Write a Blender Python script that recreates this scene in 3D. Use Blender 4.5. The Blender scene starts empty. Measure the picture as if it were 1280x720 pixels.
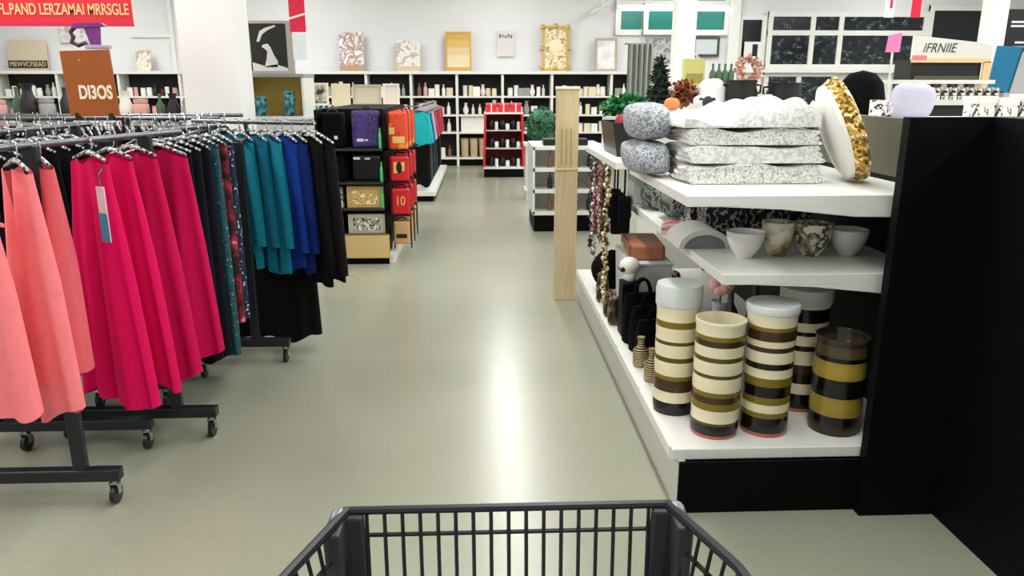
import bpy, bmesh, math, random
from mathutils import Vector, Matrix, Euler
R = math.radians
rnd = random.Random(11)
S = bpy.context.scene
COL = S.collection

# ------------------------------------------------------------------ colours and materials
def lin(c):
    r = []
    for v in c:
        v /= 255.0
        r.append(v / 12.92 if v <= 0.04045 else ((v + 0.055) / 1.055) ** 2.4)
    return tuple(r) + (1.0,)

MATS = {}
def mat(name, col, rough=0.5, metal=0.0, spec=0.5, var=0.06, scale=18.0, bump=0.0, emit=0.0, trans=0.0):
    if name in MATS: return MATS[name]
    m = bpy.data.materials.new(name); m.use_nodes = True
    nt = m.node_tree; b = nt.nodes['Principled BSDF']
    b.inputs['Roughness'].default_value = rough
    b.inputs['Metallic'].default_value = metal
    b.inputs['Specular IOR Level'].default_value = spec
    tc = nt.nodes.new('ShaderNodeTexCoord')
    no = nt.nodes.new('ShaderNodeTexNoise'); no.inputs['Scale'].default_value = scale; no.inputs['Detail'].default_value = 4
    nt.links.new(tc.outputs['Object'], no.inputs['Vector'])
    mx = nt.nodes.new('ShaderNodeMixRGB'); c = lin(col)
    mx.inputs[1].default_value = tuple(v * (1 - var) for v in c[:3]) + (1,)
    mx.inputs[2].default_value = tuple(min(1, v * (1 + var)) for v in c[:3]) + (1,)
    nt.links.new(no.outputs['Fac'], mx.inputs[0]); nt.links.new(mx.outputs[0], b.inputs['Base Color'])
    if bump:
        bp = nt.nodes.new('ShaderNodeBump'); bp.inputs['Strength'].default_value = bump; bp.inputs['Distance'].default_value = 0.01
        nt.links.new(no.outputs['Fac'], bp.inputs['Height']); nt.links.new(bp.outputs[0], b.inputs['Normal'])
    if emit:
        nt.links.new(mx.outputs[0], b.inputs['Emission Color']); b.inputs['Emission Strength'].default_value = emit
    if trans: b.inputs['Transmission Weight'].default_value = trans
    MATS[name] = m
    return m

def pat(name, cols, scale=30.0, kind='noise', rough=0.7, metal=0.0, stretch=(1, 1, 1), stops=None, bump=0.0):
    """spotted / patterned surface: hard colour steps of a noise, voronoi or wave field in object space"""
    if name in MATS: return MATS[name]
    m = bpy.data.materials.new(name); m.use_nodes = True
    nt = m.node_tree; b = nt.nodes['Principled BSDF']
    b.inputs['Roughness'].default_value = rough; b.inputs['Metallic'].default_value = metal
    tc = nt.nodes.new('ShaderNodeTexCoord'); mp = nt.nodes.new('ShaderNodeMapping'); mp.inputs['Scale'].default_value = stretch
    nt.links.new(tc.outputs['Object'], mp.inputs['Vector'])
    if kind == 'noise':
        t = nt.nodes.new('ShaderNodeTexNoise'); t.inputs['Scale'].default_value = scale; t.inputs['Detail'].default_value = 3; out = t.outputs['Fac']
        if stops is None: stops = [0.36 + 0.28 * i / max(1, len(cols)) for i in range(len(cols))]
    elif kind == 'voronoi':
        t = nt.nodes.new('ShaderNodeTexVoronoi'); t.inputs['Scale'].default_value = scale; out = t.outputs['Distance']
    elif kind == 'cell':
        t = nt.nodes.new('ShaderNodeTexVoronoi'); t.inputs['Scale'].default_value = scale
        sp = nt.nodes.new('ShaderNodeSeparateColor'); nt.links.new(t.outputs['Color'], sp.inputs[0]); out = sp.outputs[0]
    else:
        t = nt.nodes.new('ShaderNodeTexWave'); t.inputs['Scale'].default_value = scale; t.inputs['Distortion'].default_value = 1.5; out = t.outputs['Fac']
        t.bands_direction = 'Z' if kind == 'wavez' else 'X'
    nt.links.new(mp.outputs[0], t.inputs['Vector'])
    if stops is None: stops = [i / len(cols) for i in range(len(cols))]
    rp = nt.nodes.new('ShaderNodeValToRGB'); rp.color_ramp.interpolation = 'CONSTANT'
    e = rp.color_ramp.elements
    while len(e) < len(cols): e.new(0.5)
    for i, c in enumerate(cols):
        e[i].position = stops[i] if i else 0.0; e[i].color = lin(c)
    nt.links.new(out, rp.inputs[0]); nt.links.new(rp.outputs[0], b.inputs['Base Color'])
    if bump:
        bp = nt.nodes.new('ShaderNodeBump'); bp.inputs['Strength'].default_value = bump; bp.inputs['Distance'].default_value = 0.01
        nt.links.new(out, bp.inputs['Height']); nt.links.new(bp.outputs[0], b.inputs['Normal'])
    MATS[name] = m
    return m

def bands(name, stops, rough=0.25, H=1.0, spec=0.5):
    """colour bands up the object's own height H: stops = [(fraction, colour)...]"""
    if name in MATS: return MATS[name]
    m = bpy.data.materials.new(name); m.use_nodes = True
    nt = m.node_tree; b = nt.nodes['Principled BSDF']; b.inputs['Roughness'].default_value = rough
    b.inputs['Specular IOR Level'].default_value = spec
    tc = nt.nodes.new('ShaderNodeTexCoord'); sp = nt.nodes.new('ShaderNodeSeparateXYZ'); nt.links.new(tc.outputs['Object'], sp.inputs[0])
    mt = nt.nodes.new('ShaderNodeMath'); mt.operation = 'DIVIDE'; mt.inputs[1].default_value = H; nt.links.new(sp.outputs['Z'], mt.inputs[0])
    rp = nt.nodes.new('ShaderNodeValToRGB'); rp.color_ramp.interpolation = 'CONSTANT'; e = rp.color_ramp.elements
    while len(e) < len(stops): e.new(0.5)
    for i, (p, c) in enumerate(stops): e[i].position = p; e[i].color = lin(c)
    nt.links.new(mt.outputs[0], rp.inputs[0]); nt.links.new(rp.outputs[0], b.inputs['Base Color'])
    MATS[name] = m
    return m

def glass(name, col=(255, 255, 255), alpha=0.35, rough=0.15):
    if name in MATS: return MATS[name]
    m = mat(name, col, rough=rough, var=0.02); m.node_tree.nodes['Principled BSDF'].inputs['Alpha'].default_value = alpha
    return m

WHITE = mat('white_metal', (224, 225, 220), 0.4)
WHITE2 = mat('white_paint', (214, 215, 214), 0.7, var=0.02)
BLACK = mat('black_laminate', (4, 6, 6), 0.55, spec=0.1)
BLACKF = mat('black_fabric', (7, 7, 9), 0.9, spec=0.1, bump=0.2)
BLACKP = mat('black_plastic', (16, 16, 18), 0.35)
RACK = mat('rack_black_steel', (34, 38, 42), 0.38, 0.3)
STEEL = mat('rail_steel', (112, 115, 120), .32, .9)
CHROME = mat('chrome', (190, 192, 195), 0.22, 1.0)
WOOD = pat('pale_birch_wood', [(200, 180, 142), (205, 186, 149), (195, 175, 136)], 6, 'noise', 0.6, stretch=(5, 5, .35))
TAN = mat('tan_board', (205, 178, 120), 0.6)

# ------------------------------------------------------------------ mesh helpers
class MB:
    def __init__(s): s.v = []; s.f = []; s.mi = []; s.m = 0
    def add(s, vs, fs):
        b = len(s.v); s.v += [tuple(v) for v in vs]
        for f in fs: s.f.append(tuple(i + b for i in f)); s.mi.append(s.m)
        return s
    def box(s, a, b, M=None):
        (x0, y0, z0), (x1, y1, z1) = a, b
        vs = [Vector(p) for p in ((x0,y0,z0),(x1,y0,z0),(x1,y1,z0),(x0,y1,z0),(x0,y0,z1),(x1,y0,z1),(x1,y1,z1),(x0,y1,z1))]
        if M: vs = [M @ v for v in vs]
        return s.add(vs, [(0,3,2,1),(4,5,6,7),(0,1,5,4),(1,2,6,5),(2,3,7,6),(3,0,4,7)])
    def tube(s, pts, r, n=8, cap=True):
        pts = [Vector(p) for p in pts]; rings = []; L = len(pts)
        prev = None
        for i, p in enumerate(pts):
            d = (pts[min(i+1, L-1)] - pts[max(i-1, 0)]).normalized()
            u = prev if prev is not None else (Vector((0,0,1)) if abs(d.z) < .9 else Vector((1,0,0)))
            u = (u - d * u.dot(d)).normalized(); prev = u; w = d.cross(u)
            rr = r[i] if isinstance(r, (list, tuple)) else r
            rings.append([p + (u*math.cos(2*math.pi*k/n) + w*math.sin(2*math.pi*k/n))*rr for k in range(n)])
        vs = [v for g in rings for v in g]; fs = []
        for i in range(L-1):
            for k in range(n):
                a, b = i*n+k, i*n+(k+1) % n; fs.append((a, b, b+n, a+n))
        if cap: fs += [tuple(range(n))[::-1], tuple((L-1)*n+k for k in range(n))]
        return s.add(vs, fs)
    def lathe(s, prof, n=24, c=(0,0,0), M=None, cap=True):
        """prof: (radius, z) from bottom to top"""
        vs = []; fs = []
        for r, z in prof:
            for k in range(n):
                a = 2*math.pi*k/n; v = Vector((r*math.cos(a), r*math.sin(a), z)); v = (M @ v) if M else v
                vs.append(v + Vector(c))
        for i in range(len(prof)-1):
            for k in range(n):
                a, b = i*n+k, i*n+(k+1) % n; fs.append((a, b, b+n, a+n))
        if cap:
            if prof[0][0] > 1e-4: fs.append(tuple(range(n))[::-1])
            if prof[-1][0] > 1e-4: fs.append(tuple((len(prof)-1)*n+k for k in range(n)))
        return s.add(vs, fs)
    def prism(s, poly, y0, y1, M=None):
        """poly in x,z extruded along y"""
        n = len(poly); vs = [Vector((x, y0, z)) for x, z in poly] + [Vector((x, y1, z)) for x, z in poly]
        if M: vs = [M @ v for v in vs]
        return s.add(vs, [tuple(range(n)), tuple(range(n, 2*n))[::-1]] + [(i, i+n, (i+1) % n+n, (i+1) % n) for i in range(n)])
    def blob(s, c, r, n=12, m=8, amp=0.0, seed=0, sq=1.0):
        q = random.Random(seed); ph = [q.uniform(0, 6.28) for _ in range(6)]; vs = []; fs = []
        def p(x, e): return math.copysign(abs(x)**e, x)
        for i in range(m+1):
            t = math.pi*i/m
            for k in range(n):
                a = 2*math.pi*k/n; d = 1 + amp*(math.sin(3*a+ph[0]+2*t)+math.sin(5*a+ph[1]-3*t)+math.sin(4*t+ph[2]+a))/2
                vs.append((c[0]+r[0]*d*p(math.sin(t), sq)*p(math.cos(a), sq), c[1]+r[1]*d*p(math.sin(t), sq)*p(math.sin(a), sq), c[2]-r[2]*d*p(math.cos(t), sq)))
        for i in range(m):
            for k in range(n):
                a, b = i*n+k, i*n+(k+1) % n; fs.append((a, b, b+n, a+n))
        return s.add(vs, fs)
    def mesh(s, name, mats, smooth=False, bevel=0.0, sub=0):
        me = bpy.data.meshes.new(name); me.from_pydata(s.v, [], s.f)
        for m in (mats if isinstance(mats, (list, tuple)) else [mats]): me.materials.append(m)
        me.polygons.foreach_set('material_index', s.mi)
        bm = bmesh.new(); bm.from_mesh(me)
        bmesh.ops.remove_doubles(bm, verts=bm.verts, dist=1e-5)
        bmesh.ops.recalc_face_normals(bm, faces=bm.faces)
        if bevel:
            bmesh.ops.bevel(bm, geom=[e for e in bm.edges if e.calc_face_angle(0) > 0.6], offset=bevel, segments=2, profile=0.5, affect='EDGES', clamp_overlap=True)
        bm.to_mesh(me); bm.free()
        if smooth:
            me.polygons.foreach_set('use_smooth', [True]*len(me.polygons))
            try: me.set_sharp_from_angle(angle=R(smooth if smooth > 1 else 40))
            except Exception: pass
        me.update()
        return me

def put(name, me, parent=None, loc=(0,0,0), rz=0.0):
    o = bpy.data.objects.new(name, me); COL.objects.link(o)
    if parent is not None: o.parent = parent
    o.location = loc; o.rotation_euler = (0, 0, rz) if not isinstance(rz, tuple) else rz
    return o
def obj(name, mb, m, parent=None, loc=(0,0,0), rz=0.0, smooth=False, bevel=0.0):
    return put(name, mb.mesh(name, m, smooth, bevel), parent, loc, rz)
def tag(o, label, cat, group=None):
    o['label'] = label; o['category'] = cat
    if group: o['group'] = group
    return o
def thing(name, label, cat, loc=(0,0,0), rz=0.0, group=None):
    return tag(put(name, None, None, loc, rz), label, cat, group)
def struct(name, mb, m, parent=None, **k):
    o = obj(name, mb, m, parent, **k)
    if parent is None: o['kind'] = 'structure'
    return o
def seat(o):
    """lift a mesh so that its lowest point is at its origin height"""
    o.location.z -= min(v.co.z for v in o.data.vertices); return o
def dup(o, loc, rz=None, label=None, group=None):
    r = o.copy(); COL.objects.link(r); r.location = loc
    if rz is not None: r.rotation_euler = (0, 0, rz) if not isinstance(rz, tuple) else rz
    if label: r['label'] = label
    if group: r['group'] = group
    for ch in list(o.children):
        c = ch.copy(); COL.objects.link(c); c.parent = r
        for g in list(ch.children):
            d = g.copy(); COL.objects.link(d); d.parent = c
    return r
def text(name, body, size, m, parent, loc, rot=(R(90),0,0), sx=1.0, ext=0.001, shear=0.0, bold=0.0, width=None):
    cu = bpy.data.curves.new(name, 'FONT'); cu.body = body; cu.size = size; cu.extrude = ext; cu.align_x = 'CENTER'; cu.align_y = 'CENTER'; cu.shear = shear; cu.offset = bold
    t = bpy.data.objects.new(name, cu); COL.objects.link(t)
    dg = bpy.context.evaluated_depsgraph_get(); me = bpy.data.meshes.new_from_object(t.evaluated_get(dg))
    bpy.data.objects.remove(t); me.materials.clear(); me.materials.append(m)
    if width: sx = width/max(1e-3, max(v.co.x for v in me.vertices)-min(v.co.x for v in me.vertices))
    o = put(name, me, parent, loc, rot); o.scale = (sx, 1, 1)
    return o
def rbox(x0, y0, z0, x1, y1, z1): return MB().box((x0,y0,z0), (x1,y1,z1))

# ------------------------------------------------------------------ camera
cam = bpy.data.cameras.new('camera'); co = bpy.data.objects.new('camera', cam); COL.objects.link(co)
cam.sensor_width = 36; cam.lens = 36*950/1280; cam.clip_start = 0.05
co.location = (0, 0, 1.6); co.rotation_euler = (R(90-14.856), 0, R(-2.3305)); S.camera = co

# ------------------------------------------------------------------ setting
XL, XR, YF, YB, ZC = -11.5, 11.5, -3.0, 16.5, 4.3
def floor_mat():
    m = bpy.data.materials.new('polished_concrete'); m.use_nodes = True
    nt = m.node_tree; b = nt.nodes['Principled BSDF']
    tc = nt.nodes.new('ShaderNodeTexCoord')
    mp = nt.nodes.new('ShaderNodeMapping'); mp.inputs['Scale'].default_value = (.35, .8, 1)
    n1 = nt.nodes.new('ShaderNodeTexNoise'); n1.inputs['Scale'].default_value = 1.3; n1.inputs['Detail'].default_value = 6
    nt.links.new(tc.outputs['Object'], mp.inputs[0]); nt.links.new(mp.outputs[0], n1.inputs['Vector'])
    n2 = nt.nodes.new('ShaderNodeTexNoise'); n2.inputs['Scale'].default_value = 40; n2.inputs['Detail'].default_value = 5
    nt.links.new(tc.outputs['Object'], n2.inputs['Vector'])
    rp = nt.nodes.new('ShaderNodeValToRGB'); e = rp.color_ramp.elements
    e[0].position = .3; e[0].color = lin((144, 147, 130)); e[1].position = .72; e[1].color = lin((154, 155, 138))
    nt.links.new(n1.outputs['Fac'], rp.inputs[0])
    mx = nt.nodes.new('ShaderNodeMixRGB'); mx.blend_type = 'MULTIPLY'; mx.inputs[0].default_value = .12
    nt.links.new(rp.outputs[0], mx.inputs[1]); nt.links.new(n2.outputs['Fac'], mx.inputs[2]); nt.links.new(mx.outputs[0], b.inputs['Base Color'])
    mr = nt.nodes.new('ShaderNodeMapRange'); mr.inputs['To Min'].default_value = .22; mr.inputs['To Max'].default_value = .3
    nt.links.new(n1.outputs['Fac'], mr.inputs[0]); nt.links.new(mr.outputs[0], b.inputs['Roughness'])
    b.inputs['Specular IOR Level'].default_value = .45
    return m
struct('floor', rbox(XL, YF, -.1, XR, YB, 0), floor_mat())
struct('ceiling', rbox(XL, YF, ZC, XR, YB, ZC+.1), mat('ceiling_paint', (215, 216, 214), .9))
WALLM = mat('wall_paint', (222, 223, 226), .85, var=.02, scale=2)
struct('wall_back', rbox(XL, YB, 0, XR, YB+.12, ZC), WALLM)
struct('wall_left', rbox(XL-.12, YF, 0, XL, YB, ZC), WALLM)
struct('wall_right', rbox(XR, YF, 0, XR+.12, YB, ZC), WALLM)
struct('wall_front', rbox(XL, YF-.12, 0, XR, YF, ZC), WALLM)
struct('column', rbox(-2.93, 7.9, 0, -2.39, 8.4, ZC), mat('column_paint', (242, 242, 240), .7, var=.01))

# slim white trim on the left of the back wall (grid of panel joints)
def tr(n, *b): struct('trim_%d' % n, rbox(*b), WHITE)
tr(1, -6.27, 16.46, 1.9, -6.19, 16.5, 3.4)
tr(2, -7.05, 16.46, 2.56, -6.27, 16.5, 2.62)

# windows of the back wall: white frames, dark or teal panes
TEAL = mat('teal_window', (22, 112, 102), .2, spec=.4, emit=.12)
DARKG = mat('dark_window', (14, 20, 24), .12, spec=.5)
DARKM = pat('dark_window_display', [(14, 22, 26), (26, 36, 42), (120, 128, 130), (18, 26, 30)], 7, 'noise', .2, stretch=(1, 1, 1.4), stops=[0, .5, .61, .64])
def window(n, x0, x1, z0, z1, xs, zs, m, fr=.07, y=16.5):
    """one window: white frame with bars at xs and zs, one pane per opening"""
    r = put('window_%d' % n, None, None, (0, y, 0)); r['kind'] = 'structure'
    gx = [x0] + xs + [x1]; gz = [z0] + zs + [z1]
    f = MB(); h = fr/2
    for x in gx: f.box((x-h, -.07, z0-h), (x+h, 0, z1+h))
    for z in gz: f.box((x0-h, -.075, z-h), (x1+h, -.005, z+h))
    obj('window_frame', f, WHITE, r)
    for i in range(len(gx)-1):
        for j in range(len(gz)-1):
            obj('window_pane', rbox(gx[i]+h, -.03, gz[j]+h, gx[i+1]-h, -.01, gz[j+1]-h), m, r)
    return r
window(1, 2.86, 5.13, 2.68, 3.55, [3.47, 4.4], [3.25], TEAL, .11)
window(2, 3.42, 4.16, 2.68, 3.2, [], [], TEAL, .1, 16.42)
window(3, 6.05, 9.35, 2.0, 3.05, [6.95, 7.55], [2.68], DARKM, .1)
window(4, 9.45, 10.85, 2.38, 3.18, [], [], DARKG, .1)
window(5, 6.05, 7.5, 1.0, 1.85, [6.75], [], DARKM, .1)
window(6, 5.42, 5.92, 2.0, 2.98, [], [], DARKG, .09)

# ------------------------------------------------------------------ lights: rows of fluorescent fixtures
TUBE = mat('fluorescent_tube', (255, 255, 250), .4, emit=3.0)
def light_row(x, y0, y1, label, p):
    t = thing('ceiling_light', label, 'light', (x, 0, 0), 0, 'fluorescent ceiling lights')
    obj('housing', rbox(-.12, y0, 4.1, .12, y1, 4.2), WHITE, t)
    m = MB()
    for dx in (-.05, .05): m.tube([(dx, y0+.05, 4.07), (dx, y1-.05, 4.07)], .02, 8)
    obj('tube', m, TUBE, t, smooth=True)
    for yy in (y0+.4, y1-.4): obj('hanger_rod', MB().tube([(0, yy, 4.2), (0, yy, ZC)], .01, 6), CHROME, t)
    n = 2
    for i in range(n):
        la = bpy.data.lights.new('tube_light', 'AREA'); la.shape = 'RECTANGLE'; la.size = .22; la.size_y = (y1-y0)/n - .2; la.energy = p/n
        la.color = (1, .985, .95)
        lo = bpy.data.objects.new('tube_light', la); COL.objects.link(lo); lo.location = (x, y0 + (y1-y0)*(i+.5)/n, 4.03)
light_row(.42, -1.5, 15.4, 'fluorescent light row above the middle of the aisle', 400)
light_row(-3.6, -1.5, 15.4, 'fluorescent light row above the clothes racks', 400)
light_row(-7.6, -1.5, 15.4, 'fluorescent light row near the left wall', 450)
light_row(4.4, -1.5, 15.4, 'fluorescent light row over the shelving right of the aisle', 460)
light_row(8.4, -1.5, 15.4, 'fluorescent light row near the right wall', 450)
w = bpy.data.worlds.new('world'); S.world = w; w.use_nodes = True
w.node_tree.nodes['Background'].inputs[0].default_value = (.9, .93, 1, 1); w.node_tree.nodes['Background'].inputs[1].default_value = .3
S.view_settings.view_transform = 'Standard'; S.view_settings.look = 'None'; S.view_settings.exposure = 0.0
S.cycles.use_denoising = True
S.cycles.max_bounces = 8

# wall lamp above the teal windows
t = thing('wall_light', 'bright white linear light across the teal windows', 'light', (0, 16.3, 0))
obj('housing', rbox(2.8, 0, 3.14, 5.15, .12, 3.2), WHITE, t)
obj('tube', MB().tube([(2.85, -.02, 3.13), (5.1, -.02, 3.13)], .04, 10), mat('bright_tube', (245, 255, 252), .4, emit=6), t, smooth=True)
for i, (x, z, lb) in enumerate([(2.33, 3.06, 'lower small white spotlight on the back wall'), (2.56, 3.2, 'upper small white spotlight on the back wall')]):
    t = thing('spotlight', lb, 'light', (x, 16.2, z))
    obj('lamp_head', MB().lathe([(.03, -.1), (.05, -.06), (.06, .1), (.05, .1)], 14, M=Matrix.Rotation(R(55), 4, 'Y')), WHITE, t, smooth=True)
    obj('lens', MB().lathe([(.05, .101), (.001, .104)], 14, M=Matrix.Rotation(R(55), 4, 'Y')), mat('lens_glow', (255, 255, 255), .4, emit=4), t)
    obj('bracket', MB().tube([(0, 0, 0), (0, .3, .02)], .012, 6), WHITE, t)
# ------------------------------------------------------------------ shopping cart
CARTM = mat('cart_dark_grey', (38, 41, 46), .38, .4)
CARTP = mat('cart_plastic', (44, 47, 52), .5)
CX, CYF, CZ = .035, .98, 1.012
ct = thing('shopping_cart', 'dark grey wire shopping cart at the bottom of the aisle', 'shopping cart', (CX, .55, 0))
def L(x, y, z): return (x, y-.55, z)
rimx = [(.98, .232), (.82, .282), (.5, .318), (.12, .322)]
fr = MB()
fr.tube([L(-.235, CYF, CZ), L(.235, CYF, CZ)], .0062, 8)
fr.tube([L(-.225, CYF, CZ-.04), L(.225, CYF, CZ-.04)], .0036, 6)
fr.tube([L(-.205, CYF-.05, .66), L(.205, CYF-.05, .66)], .005, 6)
for i in range(17):
    x = -.2045 + i*.02555
    fr.tube([L(x, CYF, CZ), L(x*.96, CYF-.05, .66)], .0029, 6)
obj('front_panel', fr, CARTM, ct, smooth=True)
for s in (-1, 1):
    sd = MB()
    sd.tube([L(s*x, y, CZ + (.98-y)*.03) for y, x in rimx], .0072, 8)
    sd.tube([L(s*(x-.004), y, CZ-.045 + (.98-y)*.03) for y, x in rimx], .0036, 6)
    sd.tube([L(s*.2, .93, .66), L(s*.24, .12, .72)], .005, 6)
    for i in range(30):
        y = .955 - i*.028
        for k in range(3):
            if rimx[k][0] >= y >= rimx[k+1][0]:
                f = (rimx[k][0]-y)/(rimx[k][0]-rimx[k+1][0]); x = rimx[k][1] + f*(rimx[k+1][1]-rimx[k][1])
        q = (.955-y)/.83
        sd.tube([L(s*x, y, CZ+(.98-y)*.03), L(s*(.2+.04*q), .93-.81*q, .66+.06*q)], .0029, 6)
    obj('side_panel', sd, CARTM, ct, smooth=True)
    cp = MB()   # plastic corner guard wrapping the front corner
    cp.prism([(s*.208, CZ-.003), (s*.25, CZ-.003), (s*.243, .67), (s*.196, .67)], CYF-.565, CYF-.548)
    cp.prism([(s*.232, CZ-.002), (s*.256, CZ-.002), (s*.246, .67), (s*.23, .67)], CYF-.61, CYF-.56)
    obj('corner_guard', cp, CARTP, ct, bevel=.004)
    cap = MB().blob(L(s*.242, CYF-.012, CZ), (.012, .018, .008), 10, 6)
    obj('corner_cap', cap, mat('grey_cap', (120, 124, 128), .35, .3), ct, smooth=True)
bt = MB()
for i in range(15): 
    x = -.2 + i*.4/14
    bt.tube([L(x, .93, .66), L(x*1.2, .12, .72)], .003, 6)
for y in (.93, .66, .39, .12): bt.tube([L(-.24+.04*(y-.12)/.81, y, .72-.06*(y-.12)/.81), L(.24-.04*(y-.12)/.81, y, .72-.06*(y-.12)/.81)], .004, 6)
obj('basket_bottom', bt, CARTM, ct, smooth=True)
hd = MB(); hd.tube([L(-.322, .12, CZ+.026), L(-.322, .04, CZ+.05), L(.322, .04, CZ+.05), L(.322, .12, CZ+.026)], .014, 10)
obj('handle', hd, mat('cart_handle', (30, 32, 36), .5), ct, smooth=True)
ch = MB()
for s in (-1, 1):
    ch.tube([L(s*.24, .12, .72), L(s*.25, .1, .45), L(s*.25, .15, .17), L(s*.2, .9, .17), L(s*.2, .93, .2)], .012, 8)
    ch.tube([L(s*.2, .75, .17), L(s*.2, .8, .66)], .012, 8)
ch.tube([L(-.2, .9, .17), L(.2, .9, .17)], .012, 8); ch.tube([L(-.25, .15, .17), L(.25, .15, .17)], .012, 8)
obj('chassis', ch, CARTM, ct, smooth=True)
def caster(parent, x, y, z=.11, r=.045, m=None):
    f = MB().tube([(x, y, z), (x, y, z-.02)], .012, 8)
    f.box((x-.018, y-.014, r), (x-.013, y+.014, z-.018)); f.box((x+.013, y-.014, r), (x+.018, y+.014, z-.018)); f.box((x-.018, y-.014, z-.022), (x+.018, y+.014, z-.016))
    c = obj('caster', f, m or CHROME, parent)
    wh = MB().lathe([(r*.4, -.011), (r, -.009), (r, .009), (r*.4, .011)], 18, (x, y, r), Matrix.Rotation(R(90), 4, 'Y'))
    obj('wheel', wh, BLACKP, c, smooth=True)
for x in (-.2, .2): caster(ct, x, .9-.55, .16, .055)
for x in (-.25, .25): caster(ct, x, .15-.55, .16, .055)

# ------------------------------------------------------------------ gondola right of the aisle: bottom deck, shelves, back panel
g = thing('gondola_shelving', 'white shelf gondola along the right of the aisle holding striped jars and blankets', 'shelving', (1.1, 2.62, 0))
def G(x0, y0, z0, x1, y1, z1): return rbox(x0-1.1, y0-2.62, z0, x1-1.1, y1-2.62, z1)
obj('base_deck', G(.72, 2.62, .215, 1.7, 5.58, .26), WHITE, g, bevel=.004)
obj('kick_board', G(.745, 2.61, 0, .77, 5.56, .215), mat('kick_grey', (196, 197, 190), .45), g)
obj('end_kick_board', G(.745, 2.597, 0, 1.7, 2.61, .214), BLACK, g)
for i in range(5):
    o = obj('price_rail', G(.712, 2.64+i*.59, .216, .72, 2.64+i*.59+.57, .263), mat('price_rail', (226, 228, 222), .35), g, bevel=.002)
obj('back_panel', G(1.7, 2.62, 0, 1.74, 5.58, 1.24), BLACK, g)
obj('top_panel', G(1.7, 2.62, 1.24, 1.74, 5.58, 1.475), mat('olive_grey_panel', (84, 83, 68), .6), g)
def shelf_mb(x0, y0, y1, zt, th=.04):
    m = G(x0, y0, zt-th, 1.7, y1, zt)
    for yy in (y0, y1-.02):   # tapering bracket under each end
        m.prism([(x0+.1-1.1, zt-th), (x0+.35-1.1, zt-th-.012), (x0+.62-1.1, zt-th-.04), (1.7-1.1, zt-th-.045), (1.7-1.1, zt-th)], yy-2.62, yy+.02-2.62)
    return m
obj('shelf', shelf_mb(.74, 2.69, 3.78, 1.22), WHITE, g, bevel=.003)
obj('shelf', shelf_mb(.9, 2.72, 4.75, .92), WHITE, g, bevel=.003)
obj('shelf', shelf_mb(.76, 4.3, 5.56, 1.185), WHITE, g, bevel=.003)
for y in (2.66, 3.9, 5.5): obj('upright', G(1.66, y, .235, 1.7, y+.04, 1.475), BLACKP, g)

k = thing('black_cabinet', 'tall plain black cabinet filling the lower right corner', 'cabinet', (1.73, 2.6, 0))
obj('end_panel', rbox(-.29, -.05, 0, 0, -.005, 1.5), BLACK, k)
obj('side_panel', rbox(0, -2.2, 0, .03, 0, 1.48), BLACK, k)
obj('carcass', rbox(.03, -2.2, 0, 1.5, 0, 1.48), BLACK, k)
obj('top_board', rbox(0, -2.2, 1.48, 1.5, 0, 1.5), BLACK, k)

# ------------------------------------------------------------------ tall striped jars on the deck
cream, olive, brown, blk, rust, dolive, frost = (232, 224, 190), (122, 104, 30), (64, 42, 24), (18, 12, 14), (176, 96, 80), (84, 70, 24), (205, 214, 212)
JA = [(0, rust), (.025, blk), (.115, dolive), (.14, cream), (.25, olive), (.31, brown), (.365, olive), (.41, cream), (.53, dolive), (.56, cream), (.67, dolive), (.71, cream), (.80, brown), (.85, olive), (.89, cream)]
JB = [(0, rust), (.03, blk), (.16, olive), (.2, cream), (.27, olive), (.33, blk), (.42, olive), (.49, cream), (.56, blk), (.61, cream), (.7, brown), (.74, cream), (.79, brown), (.87, olive), (.9, cream)]
JC = [(0, blk), (.12, cream), (.22, brown), (.33, olive), (.37, cream), (.5, dolive), (.54, cream), (.66, dolive), (.69, cream), (.81, olive), (.87, cream)]
JD = [(0, rust), (.03, blk), (.17, cream), (.27, blk), (.37, brown), (.45, cream), (.58, blk), (.63, cream), (.72, blk), (.76, cream), (.84, blk)]
JE = [(0, (40, 22, 14)), (.1, blk), (.2, (150, 128, 44)), (.4, blk), (.59, (160, 138, 50)), (.77, blk), (.82, (78, 66, 44)), (.93, (50, 44, 36))]
def jar(x, y, h, r, stops, label, lid=None, taper=1.08, nm='jar'):
    t = tag(put('striped_jar', None, None, (x, y, .261)), label, 'jar', None)
    pr = []
    for i in range(41):
        f = i/40.0
        b = 1 + .022*abs(math.sin(f*math.pi*5.5)) - .02*(f < .03)
        pr.append((r*(1+(taper-1)*f)*b/taper, f*h))
    rt = pr[-1][0]
    pr += [(rt*.93, h*1.003), (rt*.9, h*.985), (rt*.88, h*.9), (rt*.8, h*.86), (.001, h*.86)]
    o = obj('body', MB().lathe(pr, 32), bands('stripes_'+nm, stops, .22, h), t, smooth=60)
    o2 = obj('rim', MB().lathe([(rt*.9, h*.985), (rt*.93, h*.999), (rt*1.01, h*1.0), (rt*1.02, h*.985), (rt*1.0, h*.97)], 32, cap=False), mat('rim_'+nm, (230, 226, 205) if nm != 'e' else (60, 54, 46), .25), t, smooth=True)
    if lid:
        obj('lid', MB().lathe([(rt*1.0, h*1.003), (rt*1.06, h*1.004), (rt*1.07, h*1.004+lid*.8), (rt*1.02, h*1.004+lid), (.001, h*1.004+lid)], 32), mat('frosted_lid', (206, 214, 213), .3), t, smooth=50)
    return t
jar(.925, 2.78, .472, .094, JA, 'open cream and olive striped jar, frontmost on the bottom deck', None, 1.02, 'a')
jar(1.13, 2.79, .50, .094, JB, 'striped jar with a thin frosted lid between the open striped jar and the dark one', .03, 1.03, 'b')
jar(.815, 3.0, .47, .088, JC, 'striped jar with a tall frosted lid, partly behind the open striped jar', .085, 1.03, 'c')
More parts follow.
